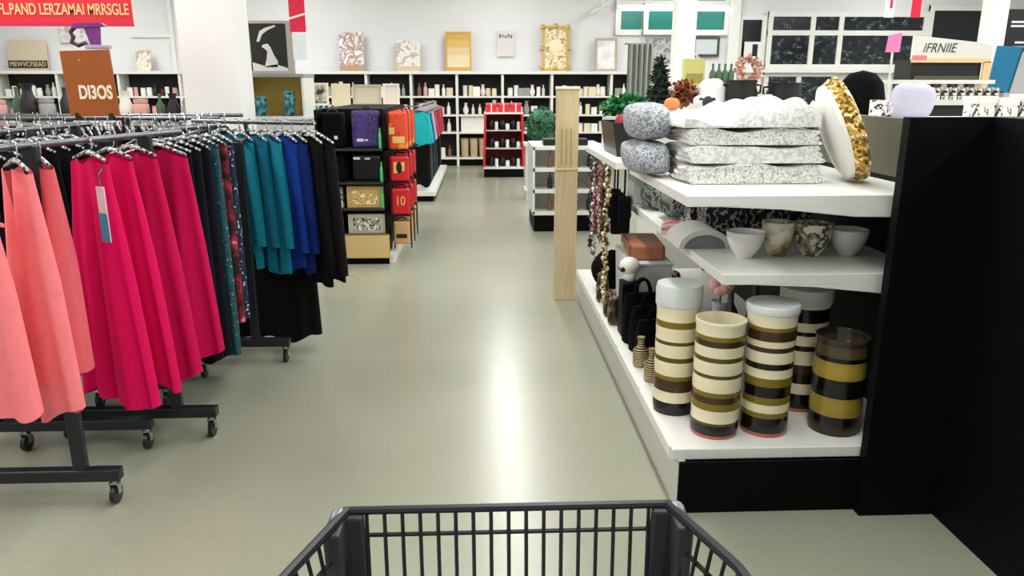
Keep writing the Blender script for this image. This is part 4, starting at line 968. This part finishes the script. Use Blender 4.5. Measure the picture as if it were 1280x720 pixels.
MW = mat('mark_white', (206, 206, 214), .5)
PURB = pat('purple_print', [(52, 34, 96), (66, 44, 118), (40, 26, 78), (150, 130, 190)], 30, 'noise', .6, stops=[0, .42, .55, .7])
case(-1.33, 7.08, 1.061, .2, .18, .31, BLACKF, 'black cosmetic case beside the purple one on the endcap top', MW, [(.02, .08, .05, .11)])
case(-1.03, 7.08, 1.061, .25, .18, .33, PURB, 'purple patterned cosmetic case on top of the endcap', MW, [(-.08, .06, -.02, .085), (-.01, .065, .02, .08)])
case(-1.33, 7.08, .761, .2, .18, .24, BLACKF, 'black case on the endcap shelf below the other black case', MW, [(-.06, .04, -.03, .07), (-.02, .03, .03, .05)])
case(-1.03, 7.08, .761, .27, .18, .24, BLACKP, 'wide glossy black case on the endcap shelf below the purple case', MW, [(-.12, .2, -.06, .22), (-.02, .2, .03, .215)])
def gift(x, z, w_, h, m, label, wm=None):
    t = thing('gift_box', label, 'box', (x, 7.06, z))
    obj('body', rbox(-w_/2, -.06, 0, w_/2, .06, h), m, t, bevel=.004)
    obj('window', rbox(-w_*.36, -.063, h*.15, w_*.36, -.059, h*.8), wm or MW, t)
GOLDB = pat('gold_box_print', [(196, 160, 86), (216, 186, 116), (170, 132, 64), (236, 220, 180)], 18, 'noise', .4)
BWB = pat('black_white_print', [(24, 24, 26), (214, 208, 196), (90, 86, 80), (236, 232, 224)], 22, 'noise', .5)
gift(-1.34, .521, .14, .19, BWB, 'black and white gift box left of the gold gift box', MW)
gift(-1.06, .521, .34, .2, mat('box_tan', (190, 160, 96), .5), 'gold tan gift box in the middle of the endcap', GOLDB)
gift(-1.36, .281, .14, .17, BWB, 'small black and white gift box on the lowest endcap shelf', MW)
gift(-1.06, .281, .34, .18, mat('box_cream', (196, 186, 160), .5), 'wide cream gift box with a black and white window on the lowest endcap shelf', BWB)
REDC, ORC = mat('case_red', (206, 22, 36), .5), pat('orange_red_print', [(214, 46, 30), (226, 74, 38), (240, 150, 60), (206, 30, 34)], 9, 'noise', .5, stops=[0, .38, .6, .68])
GLD = mat('mark_gold', (236, 196, 110), .5); BKM = mat('mark_black', (24, 16, 18), .5)
for r_ in range(3):
    y = 7.12+r_*.36
    rn = ['nearest to the aisle front', 'second along the endcap side', 'last along the endcap side'][r_]
    c1 = case(-.75, y, 1.04, .175, .12, .34, ORC, 'orange red backpack on the top tier, '+rn, GLD, [(-.05, .06, .06, .12), (-.08, .14, -.03, .2)], nm='backpack')
    c2 = case(-.75, y, .749, .175, .12, .235, REDC, 'red backpack on the middle tier, '+rn, GLD, [(-.05, .08, -.01, .18), (.02, .1, .05, .18)], nm='backpack')
    obj('printed_figure', MB().blob((.0, -.062, .13), (.03, .004, .055), 10, 6), BKM, c2)
    c3 = case(-.75, y, .439, .175, .12, .25, REDC, 'red backpack on the lowest tier, '+rn, GLD, [], nm='backpack')
    text('lettering', '10', .12, GLD, c3, (0, -.062, .13), sx=.8)
    t = thing('side_rack', ['side rack of the endcap holding the front backpacks', 'side rack of the endcap holding the second backpacks', 'side rack of the endcap holding the last backpacks'][r_], 'rack', (-.75, y, 0))
    for s in (-.08, .08): obj('post', rbox(s-.006, .065, .1, s+.006, .077, 1.36), BLACKP, t)
    for z in (.43, .74, 1.03): obj('tray', rbox(-.088, -.07, z, .088, .066, z+.008), BLACKP, t)
    case(-.75, y, .16, .15, .1, .22, mat('case_tan', (200, 160, 110), .6), 'small tan bag under the red backpacks, '+rn, BKM, [(-.05, .06, .05, .1)], nm='small_bag')
    t.location.z = 0
for i in range(3):
    lathe_thing('green_bottle', 'bright green bottle beside the %s case on the endcap' % ['purple', 'glossy black', 'gold tan'][i], 'bottle', [(.014, 0), (.016, .01), (.016, .12), (.007, .15), (.007, .18), (.001, .182)], mat('bright_green', (84, 190, 110), .35), (-.899, 6.972, [1.061, .761, .521][i]), None, 12)

# ------------------------------------------------------------------ clothes further down the left of the aisle
t = thing('clothes_gondola', 'low white clothes gondola further down the left of the aisle', 'shelving', (-1.05, 10.9, 0))
obj('plinth', rbox(-.36, .03, 0, .36, 3.75, .08), BLACK, t)
obj('deck', rbox(-.4, 0, .08, .4, 3.8, .15), WHITE, t, bevel=.004)
obj('rail', MB().tube([(.18, .05, 1.33), (.18, 3.75, 1.33)], .014, 8), CHROME, t, smooth=True)
obj('lower_rail', MB().tube([(.18, .05, .78), (.18, 3.75, .78)], .012, 8), CHROME, t, smooth=True)
for y in (.1, 1.9, 3.7): obj('post', rbox(-.02, y-.02, .15, .02, y+.02, 1.36), BLACKP, t); obj('arm', MB().tube([(0, y, 1.33), (.18, y, 1.33)], .01, 6), CHROME, t); obj('lower_arm', MB().tube([(0, y, .78), (.18, y, .78)], .01, 6), CHROME, t)
CL = [('turquoise', (36, 176, 184)), ('royal blue', (34, 50, 130)), ('turquoise grey', (90, 140, 150)), ('pale pink', (226, 150, 166)), ('lilac grey', (150, 136, 150)), ('wine red', (112, 16, 44)), ('rose pink', (214, 80, 104)), ('maroon', (86, 14, 34)), ('scarlet', (198, 30, 48)), ('grey', (90, 92, 96)), ('dark red', (140, 22, 44)), ('coral', (224, 90, 92)), ('navy', (26, 30, 56)), ('magenta pink', (196, 44, 96))]
sh = garment_mesh(.45, .17, .19, v=.05, neck=.06, seed=7, folds=3, amp=.01, dep=.02, nrow=8, n=28)
for i, (nm, c) in enumerate(CL):
    y = 10.98+i*.265
    m_ = cloth('shirt_'+nm.replace(' ', '_'), c)
    o = tag(put('shirt', sh.mesh('shirt', m_, 60), None, (-.87, y, 1.33-.062), R(-12)), nm+' shirt on the far clothes gondola left of the aisle', 'shirt')
    for s in (-1, 1): put('sleeve', sleeve_mesh(s, .17, .36, .07, .05, seed=i).mesh('sleeve', m_, 60), o)
    hanger(-.87, y, R(-12), 'hanger holding a shirt on the far clothes gondola', 'hangers on the far clothes gondola', 1.33, .17, .06)
tr_ = garment_mesh(.54, .13, .14, v=0, neck=.05, slope=0, seed=9, folds=2, amp=.01, dep=.03, nrow=6, n=24)
trm = [tr_.mesh('trousers', m_, 60) for m_ in (BLK, cloth('trouser_grey', (62, 74, 72)), NAVY)]
for i in range(12):
    y = 11.0+i*.3; k = [0, 0, 1, 1, 0, 1, 2, 1, 0, 2, 0, 1][i]
    t = tag(put('trousers', trm[k], None, (-.87, y, .765), R(-10)), ['black', 'grey green', 'navy'][k]+' trousers hanging from the lower rail of the far clothes gondola', 'trousers', ['black', 'grey green', 'navy'][k]+' trousers on the far gondola')

# ------------------------------------------------------------------ middle distance right of the aisle end
t = thing('red_display', 'red framed display with black goods at the end of the aisle', 'display', (.42, 13.9, 0))
REDF = mat('display_red', (206, 26, 44), .5)
obj('plinth', rbox(-.36, 0, 0, .36, .5, .15), BLACK, t)
obj('deck', rbox(-.37, -.01, .15, .37, .5, .18), WHITE, t)
for s in (-1, 1): obj('side_panel', MB().prism([(s*.36-.02, .18), (s*.36+.02, .18), (s*.33+.02, 1.12), (s*.33-.02, 1.12)], .02, .5), REDF, t)
obj('back_panel', rbox(-.34, .46, .18, .34, .5, 1.12), mat('display_dark_red', (120, 18, 30), .6), t)
for z in (.52, .84): obj('shelf_board', rbox(-.33, .05, z-.02, .33, .46, z), mat('display_grey', (190, 186, 184), .5), t)
obj('top_board', rbox(-.35, .02, 1.12, .35, .5, 1.15), WHITE, t)
pk = MB().lathe([(.05, 0), (.075, .02), (.09, .11), (.07, .15), (.075, .17), (.06, .17), (.001, .12)], 16).mesh('black_pot', BLACKP, 50)
for li, z in enumerate((.181, .521, .841)):
    for i in range(3):
        tag(put('black_pot', pk, None, (.42-.22+i*.2, 13.9+.25, z+.001)), 'black pot on the %s of the red display' % ['deck', 'middle shelf', 'upper shelf'][li], 'pot', 'black pots, %s of the red display' % ['deck', 'middle shelf', 'upper shelf'][li])
        good('jar' if (i+li) % 2 else 'candle', 'white', .42-.13+i*.2, 13.9+.12, z+.001, 'white %s in front of the black pots, %s of the red display' % ('jar' if (i+li) % 2 else 'candle', ['deck', 'middle shelf', 'upper shelf'][li]), 'white goods, %s of the red display' % ['deck', 'middle shelf', 'upper shelf'][li], .75)
for i in range(3):
    t = thing('red_gift_box', ['red gift box at the left on top of the red display', 'red gift box in the middle on top of the red display', 'red gift box at the right on top of the red display'][i], 'box', (.2+i*.22, 14.12, 1.152))
    obj('body', rbox(-.1, -.08, 0, .1, .08, .13), REDF, t, bevel=.004); obj('lid', rbox(-.105, -.085, .13, .105, .085, .16), mat('lid_rose', (226, 96, 104), .5), t); obj('ribbon', rbox(-.012, -.087, 0, .012, -.084, .16), MW, t)

t = thing('garland_stand', 'white wire stand piled with dark green garland beside the aisle end', 'stand', (.87, 11.1, 0))
for sx in (-1, 1):
    for sy in (-1, 1): obj('leg', rbox(sx*.2-.025, sy*.15-.02, 0, sx*.2+.025, sy*.15+.02, .78), mat('stand_white', (206, 208, 206), .4), t)
obj('tray', rbox(-.25, -.2, .78, .25, .2, .82), WHITE, t); obj('lower_tray', rbox(-.24, -.19, .14, .24, .19, .17), WHITE, t)
for z in (.36, .57): obj('cross_bar', rbox(-.2, -.17, z, .2, -.15, z+.02), mat('stand_white', (206, 208, 206), .4), t)
b = MB(); q = random.Random(31); b.blob((0, 0, .22), (.2, .17, .22), 14, 10, .08, 5, .7); tuft(b, (0, 0, .2), (.22, .18, .25), 520, q, .07, .014)
tag(obj('garland_pile', b, GREEND, None, (.87, 11.1, .84), 0), 'bushy dark green garland heaped on the white stand', 'garland')
for i, (x, c) in enumerate([(-.12, 'black'), (.02, 'grey'), (.14, 'black')]): good('vase', c, .87+x, 11.02, .172, ['black vase at the aisle side of the stand tray', 'grey vase in the middle of the stand tray', 'black vase at the far side of the stand tray'][i], 'vases on the stand tray', 1.0)

t = thing('white_shelving', 'white shelf unit with brown bottles just beyond the wooden panel', 'shelving', (.98, 8.5, 0))
obj('plinth', rbox(-.38, .03, 0, .38, .9, .2), BLACK, t)
obj('back_board', rbox(-.4, .45, .2, .4, .5, .95), WHITE, t)
for s in (-1, 1): obj('side_board', rbox(s*.39-.012, .0, .2, s*.39+.012, .9, .95), WHITE, t)
for z in (.23, .48, .72, .96): obj('shelf_board', rbox(-.4, 0, z-.04, .4, .9, z), WHITE, t)
for li, z in enumerate((.231, .481, .721)):
    for i in range(5):
        if i: good('bottle', 'brown' if (i+li) % 2 else 'black', .63+i*.15, 8.62, z, '%s bottle on the %s of the white shelf unit beyond the wooden panel' % ('brown' if (i+li) % 2 else 'black', ['lowest shelf', 'middle shelf', 'upper shelf'][li]), '%s bottles, %s beyond the panel' % ('brown' if (i+li) % 2 else 'black', ['lowest shelf', 'middle shelf', 'upper shelf'][li]), .85)
t = thing('dark_case', 'flat dark case lying on the white shelf unit beyond the wooden panel', 'case', (.95, 8.7, .961))
obj('body', rbox(-.25, -.12, 0, .25, .12, .07), BLACKP, t, bevel=.006); obj('handle', MB().tube([(-.06, -.12, .035), (-.06, -.15, .035), (.06, -.15, .035), (.06, -.12, .035)], .007, 6), CHROME, t, smooth=True)

# ------------------------------------------------------------------ seasonal goods behind the blankets
t = thing('seasonal_counter', 'long white counter behind the blankets carrying the seasonal goods', 'counter', (2.2, 6.55, 0))
obj('carcass', rbox(-.75, -.4, .1, .75, .4, 1.36), WHITE, t); obj('counter_top', rbox(-.8, -.45, 1.36, .8, .45, 1.4), WHITE, t, bevel=.004); obj('plinth', rbox(-.7, -.36, 0, .7, .36, .1), BLACK, t)
t = thing('christmas_tree', 'small dark green artificial tree at the aisle end of the seasonal counter', 'tree', (1.56, 6.78, 1.403))
obj('trunk', MB().tube([(0, 0, 0), (0, 0, .4)], [.02, .008], 8), mat('trunk_brown', (60, 44, 32), .8), t)
b = MB(); q = random.Random(41)
for j in range(7):
    z = .05+j*.055; r_ = .125*(1-j/8.0); b.lathe([(r_*.9, z), (r_*.45, z+.06), (.004, z+.09)], 12); tuft(b, (0, 0, z), (r_, r_, .05), 70, q, .05, .01)
obj('branches', b, pat('fir_green', [(14, 30, 22), (22, 44, 32), (34, 62, 46)], 20, 'noise', .8), t)
obj('stand', MB().lathe([(.06, 0), (.06, .01), (.02, .02), (.001, .03)], 12), BLACKP, t)
t = thing('pumpkin', 'orange pumpkin at the front of the seasonal counter', 'pumpkin', (1.57, 6.35, 1.401))
vs = []; fs = []; n, m_ = 32, 12
for i in range(m_+1):
    ph = math.pi*i/m_
    for k in range(n):
        a = 2*math.pi*k/n; rr = .06*math.sin(ph)*(1+.08*abs(math.cos(4*a)))
        vs.append((rr*math.cos(a), rr*math.sin(a), .06-.06*math.cos(ph)*(1-.15*math.cos(ph)**2)))
for i in range(m_):
    for k in range(n): fs.append((i*n+k, i*n+(k+1) % n, (i+1)*n+(k+1) % n, (i+1)*n+k))
obj('body', MB().add(vs, fs), mat('pumpkin_orange', (222, 130, 70), .5), t, smooth=True)
obj('stem', MB().tube([(0, 0, .105), (.004, 0, .13), (.012, 0, .145)], [.01, .008, .006], 6), mat('stem_brown', (96, 84, 50), .8), t)
b = MB(); q = random.Random(51); b.blob((0, 0, .07), (.06, .05, .07), 10, 8, .1, 2); tuft(b, (0, 0, .08), (.1, .07, .12), 170, q, .06, .016)
tag(obj('autumn_garland', b, pat('autumn_leaf', [(92, 48, 24), (150, 84, 40), (196, 130, 80), (60, 32, 20)], 16, 'noise', .7), None, (1.74, 6.6, 1.44), 0), 'brown and orange autumn leaf garland beside the pumpkin', 'garland')
WP = mat('plush_white', (226, 226, 224), .95, bump=.4, scale=60)
t = thing('plush_pillow', 'round white plush pillow on the seasonal counter', 'pillow', (1.97, 6.6, 1.403))
obj('cover', MB().blob((0, 0, .13), (.12, .08, .13), 18, 12, .03, 3, .75), WP, t, smooth=True)
t = thing('plush_sheep', 'white plush sheep with a dark face in front of the white pillow', 'plush toy', (1.84, 6.3, 1.401))
b = MB().blob((0, 0, .07), (.11, .07, .07), 18, 12, .12, 6)
for (x, y) in ((-.06, -.03), (.06, -.03), (-.06, .03), (.06, .03)): b.tube([(x, y, .04), (x, y, 0)], .018, 8)
obj('body', b, WP, t, smooth=True); hd_ = obj('face', MB().blob((-.01, -.075, .075), (.045, .04, .05), 12, 8), mat('plush_dark', (52, 54, 60), .9), t, smooth=True)
for s in (-1, 1): obj('ear', MB().blob((-.01+s*.05, -.06, .1), (.02, .01, .012), 8, 6), mat('plush_dark', (52, 54, 60), .9), hd_, smooth=True)
def cauldron(x, y, r, h, label):
    t = thing('black_cauldron', label, 'cauldron', (x, y, 1.401))
    obj('bowl', MB().lathe([(.001, .02), (r*.6, .022), (r*.95, h*.35), (r, h*.55), (r*.88, h*.85), (r*.95, h), (r*.86, h), (r*.8, h*.82), (.001, h*.6)], 28), mat('cast_black', (14, 15, 17), .55), t, smooth=50)
    for i in range(3): obj('foot', MB().tube([(r*.5*math.cos(i*2.1), r*.5*math.sin(i*2.1), .05), (r*.62*math.cos(i*2.1), r*.62*math.sin(i*2.1), .012)], .012, 8), mat('cast_black', (14, 15, 17), .55), t)
    for s in (-1, 1): obj('handle', MB().tube([(s*r*.92, 0, h*.85), (s*r*1.22, 0, h*.83), (s*r*1.2, 0, h*.6), (s*r*.98, 0, h*.55)], .01, 6), mat('cast_black', (14, 15, 17), .55), t, smooth=True)
cauldron(2.2, 6.55, .14, .25, 'large black cauldron beside the white plush pillow')
cauldron(2.57, 6.55, .145, .23, 'second black cauldron, behind the white candle pots')
for i, x in enumerate((2.14, 2.22, 2.45, 2.6, 2.7)):
    lathe_thing('candle_pot', 'small white candle pot in front of the black cauldrons', 'candle', [(.025, 0), (.03, .01), (.03, .05), (.022, .055), (.012, .075), (.001, .09)], GC['white'], (x, 6.25, 1.401), 'white candle pots on the counter', 14)
lathe_thing('pillar_candle', 'thick white pillar candle between the two black cauldrons', 'candle', [(.04, 0), (.042, .01), (.042, .13), (.034, .135), (.001, .128)], GC['white'], (2.36, 6.36, 1.401))

t = thing('tall_shelf', 'taller white shelf behind the seasonal counter holding the wreath and green bottles', 'shelf', (2.5, 7.8, 0))
obj('carcass', rbox(-.6, -.25, 0, .6, .25, 1.56), WHITE, t); obj('top_board', rbox(-.62, -.27, 1.56, .62, .25, 1.6), WHITE, t)
t = thing('leaf_wreath', 'rose gold leaf wreath standing on the tall shelf', 'wreath', (2.64, 7.66, 1.74))
b = MB(); q = random.Random(61); b.tube([(.1*math.cos(a), 0, .1*math.sin(a)) for a in [2*math.pi*k/24 for k in range(25)]], .022, 8)
for k in range(24): tuft(b, (.1*math.cos(k*.262), 0, .1*math.sin(k*.262)), (.03, .03, .03), 6, q, .05, .016)
obj('leaves', b, pat('rose_gold', [(206, 150, 130), (226, 186, 170), (176, 110, 90), (240, 220, 210)], 20, 'noise', .4), t); t.location.z = 1.752
for i in range(4): good('bottle', 'green', 2.27+i*.06, 7.62, 1.601, 'green bottle in the short row beside the rose gold wreath', 'green bottles beside the wreath', .95)
t = thing('paper_bag', 'yellow green paper bag on the tall shelf beside the green bottles', 'bag', (2.1, 7.7, 1.601))
obj('body', MB().prism([(-.1, 0), (.1, 0), (.1, .26), (-.1, .26)], -.05, .05), mat('paper_yellow', (196, 192, 116), .7), t, bevel=.003)
obj('label_panel', rbox(-.08, -.053, .03, .08, -.0505, .12), mat('paper_olive', (150, 140, 70), .7), t)
for s in (-1, 1): obj('handle', MB().tube([(.04*math.cos(a), s*.03, .255+.05*math.sin(a)) for a in [math.pi*i/8 for i in range(9)]], .004, 6), WHITE, t, smooth=True)
t = thing('hanging_drape', 'grey green drape hanging beyond the small tree', 'drape', (2.75, 13.5, 1.3))
vs = [(-.22+.44*i/24, .05*math.sin(i*1.3), z) for z in (0, .5, 1.0) for i in range(25)]; fs = [(j*25+i, j*25+i+1, (j+1)*25+i+1, (j+1)*25+i) for j in range(2) for i in range(24)]
obj('drape_cloth', MB().add(vs, fs), pat('drape_stripe', [(150, 154, 146), (120, 130, 118), (180, 180, 174)], 4, 'wavex', .8), t, smooth=True)
obj('drape_pole', MB().tube([(-.28, 0, 1.0), (.28, 0, 1.0)], .015, 8), CHROME, t); obj('hanging_wire', MB().tube([(0, 0, 1.0), (0, 0, ZC-1.3)], .004, 5), CHROME, t)

# ------------------------------------------------------------------ right side: counters beyond the black cabinet
t = thing('low_counter', 'dark counter right behind the black cabinet', 'counter', (2.75, 4.85, 0))
obj('carcass', rbox(-.75, -.5, 0, .95, .4, 1.36), mat('counter_dark', (28, 28, 30), .5), t); obj('counter_top', rbox(-.78, -.55, 1.36, 1.0, .42, 1.4), WHITE, t)
t = thing('black_hat', 'rounded black hat on the dark counter behind the round pouf', 'hat', (2.48, 5.02, 1.401))
obj('crown', MB().lathe([(.15, .02), (.155, .1), (.13, .22), (.08, .28), (.001, .3)], 28), mat('felt_black', (8, 8, 10), .9, spec=.1), t, smooth=True)
obj('brim', MB().lathe([(.001, .0), (.19, 0), (.2, .01), (.19, .02), (.001, .022)], 28), mat('felt_black', (8, 8, 10), .9, spec=.1), t, smooth=True)
t = thing('lavender_pillow', 'puffy lavender pillow on the dark counter beside the black hat', 'pillow', (2.66, 4.72, 1.401))
obj('cover', MB().blob((0, 0, .11), (.13, .08, .11), 18, 12, .06, 9, .7), mat('lavender_plush', (196, 192, 212), .95, bump=.4, scale=50), t, smooth=True)
t = thing('patterned_mug', 'white mug with black pattern beside the lavender pillow', 'mug', (2.4, 4.62, 1.401))
MUGM = pat('mug_print', [(226, 222, 222), (30, 30, 34), (236, 232, 230)], 24, 'noise', .3, stops=[0, .56, .66])
obj('body', MB().lathe([(.04, 0), (.048, .01), (.05, .12), (.045, .12), (.04, .015), (.001, .012)], 22), MUGM, t, smooth=50)
obj('handle', MB().tube([(.048, 0, .1), (.08, 0, .095), (.085, 0, .05), (.048, 0, .03)], .008, 6), MUGM, t, smooth=True)
t = thing('sign_stand', 'small pink card on a white stand above the lavender pillow', 'sign', (2.76, 5.2, 1.401))
obj('card', MB().prism([(-.055, .42), (.04, .42), (.045, .545), (-.045, .525)], -.003, .003), mat('card_pink', (240, 128, 186), .6), t)
obj('pole', MB().tube([(.0, .004, .01), (-.005, .004, .42)], .008, 6), WHITE, t); obj('base', MB().lathe([(.05, 0), (.05, .008), (.01, .014), (.001, .015)], 16), WHITE, t)
t = thing('box_shelf', 'white two-tier shelf with the row of black and white boxes right of the lavender pillow', 'shelf', (3.62, 6.1, 0))
obj('carcass', rbox(-.38, -.2, 0, .42, .2, 1.46), mat('counter_dark', (28, 28, 30), .5), t); obj('lower_tier', rbox(-.4, -.22, 1.46, .44, .2, 1.5), WHITE, t); obj('upper_tier', rbox(-.4, -.05, 1.62, .44, .2, 1.65), WHITE, t)
for s in (-.38, .42): obj('post', rbox(s-.01, .1, 1.5, s+.01, .12, 1.62), WHITE, t)
bw = rbox(-.028, -.03, 0, .028, .03, .09).mesh('small_box', BWB, bevel=.003)
for i in range(12): tag(put('small_box', bw, None, (3.27+i*.067, 5.97, 1.501)), 'small black and white box on the white two-tier shelf', 'box', 'small boxes on the two-tier shelf')
for i, (x, h) in enumerate([(2.98, .14), (3.12, .13), (3.26, .15)]):
    t = thing('patterned_box', ['white box with black pattern directly behind the black cabinet edge', 'second patterned box behind the black cabinet, shorter', 'third patterned box behind the black cabinet, at the frame edge'][i], 'box', (x, 4.55, 1.401))
    obj('body', rbox(-.06, -.06, 0, .06, .06, h), pat('speckle_box', [(226, 224, 220), (40, 40, 42), (234, 232, 228)], 26, 'noise', .5, stops=[0, .58, .66]), t, bevel=.003); obj('lid', rbox(-.063, -.063, h-.04, .063, .063, h+.004), GC['white'], t, bevel=.002)
t = thing('header_unit', 'dark shelf unit with a white lettered header board and peach frame', 'shelving', (5.5, 9.1, 0))
PEACH = mat('peach_frame', (232, 200, 150), .6)
obj('carcass', rbox(-.42, .02, 0, .42, .4, 1.9), mat('unit_dark', (22, 20, 18), .5), t)
obj('header_board', MB().prism([(-.45, 1.9), (.5, 1.9), (.5, 2.06), (.3, 2.1), (-.42, 2.17), (-.45, 2.17)], -.02, .02), mat('header_white', (222, 220, 212), .6), t)
obj('frame_bar', rbox(-.45, -.025, 1.87, .5, -.005, 1.92), PEACH, t); obj('frame_post', rbox(.42, -.025, 0, .52, .0, 1.88), PEACH, t)
obj('pink_corner', rbox(-.45, -.03, 1.9, -.28, -.022, 1.95), mat('corner_pink', (236, 120, 130), .6), t)
text('lettering', 'IFRNIIE', .15, mat('letter_dark', (60, 58, 58), .6), t, (-.14, -.024, 2.03), sx=.85, shear=.25)
obj('shelf_board', rbox(-.42, -.06, 1.5, .42, .02, 1.53), WHITE, t); obj('olive_strip', rbox(-.38, .005, 1.68, .4, .02, 1.72), mat('olive_strip', (86, 82, 60), .6), t)
for i in range(8): good('jar', ['black', 'grey'][i % 2], 5.14+i*.1, 9.02+.06*0, 1.531, '%s jar on the shelf under the lettered header board' % ['black', 'grey'][i % 2], '%s jars under the header board' % ['black', 'grey'][i % 2], .7)
t = thing('blue_sign', 'plain blue panel standing at the right edge of the photo', 'sign', (5.1, 7.5, 1.48))
obj('panel', MB().prism([(-.14, .06), (.07, .06), (.14, .49), (-.1, .5)], -.01, .01), mat('panel_blue', (4, 110, 150), .5), t); obj('edge_strip', MB().prism([(.07, .06), (.085, .06), (.16, .49), (.14, .49)], -.012, .012), mat('panel_edge', (16, 70, 90), .5), t); obj('post', rbox(-.03, -.01, -1.48, .03, .01, .07), CHROME, t)
for (x, lb, c) in [(4.67, 'white and pink tag hanging in front of the dark windows', 'pennant_white'), (4.98, 'crimson tag hanging beside the white tag', 'crimson')]:
    t = thing('hanging_tag', lb, 'sign', (x, 9.0, 2.36))
    obj('card', rbox(-.055, -.003, 0, .055, .003, .4), MATS[c], t); obj('hanging_wire', MB().tube([(0, 0, .4), (0, 0, ZC-2.36)], .003, 5), CHROME, t)
    if c != 'crimson': obj('pink_strip', rbox(.0, -.006, .1, .03, -.0035, .4), MATS['crimson'], t)
t = thing('blackboard', 'black menu board with white lines at the right edge', 'sign', (8.55, 12.0, 2.12))
obj('board', rbox(-.45, -.02, 0, .6, .02, .62), mat('board_black', (20, 20, 22), .6), t)
for i, (x0, x1, z) in enumerate([(-.4, .2, .42), (-.4, .1, .36), (-.3, .2, .12), (-.32, .1, .05)]): obj('chalk_line', rbox(x0, -.024, z, x1, -.0205, z+.03), MW, t)
obj('hanging_rod', rbox(-.01, -.01, .62, .01, .01, ZC-2.12), CHROME, t)
# ------------------------------------------------------------------ dark gondola with plants behind the long rack on the left
t = thing('dark_gondola', 'low dark gondola behind the long clothes rack left of the column', 'shelving', (-4.3, 8.6, 0))
obj('carcass', rbox(-1.6, -.25, 0, 1.3, .25, 1.2), mat('counter_dark', (28, 28, 30), .5), t); obj('top_board', rbox(-1.62, -.27, 1.2, 1.32, .27, 1.23), mat('gondola_grey', (150, 150, 148), .5), t)
q = random.Random(77)
for i in range(18):
    c = ['black', 'wine', 'grey', 'white', 'pink', 'green', 'black', 'grey', 'black'][i % 9]; k = ['vase', 'jar', 'bottle'][i % 3]
    if i in (9, 10, 11): continue
    good(k, c, -5.75+i*.165, 8.55+q.uniform(-.1, .1), 1.231, '%s %s on the dark gondola left of the column' % ({'wine': 'wine red'}.get(c, c), k), '%s %ss on the dark gondola' % (c, k), q.uniform(1.2, 1.7))
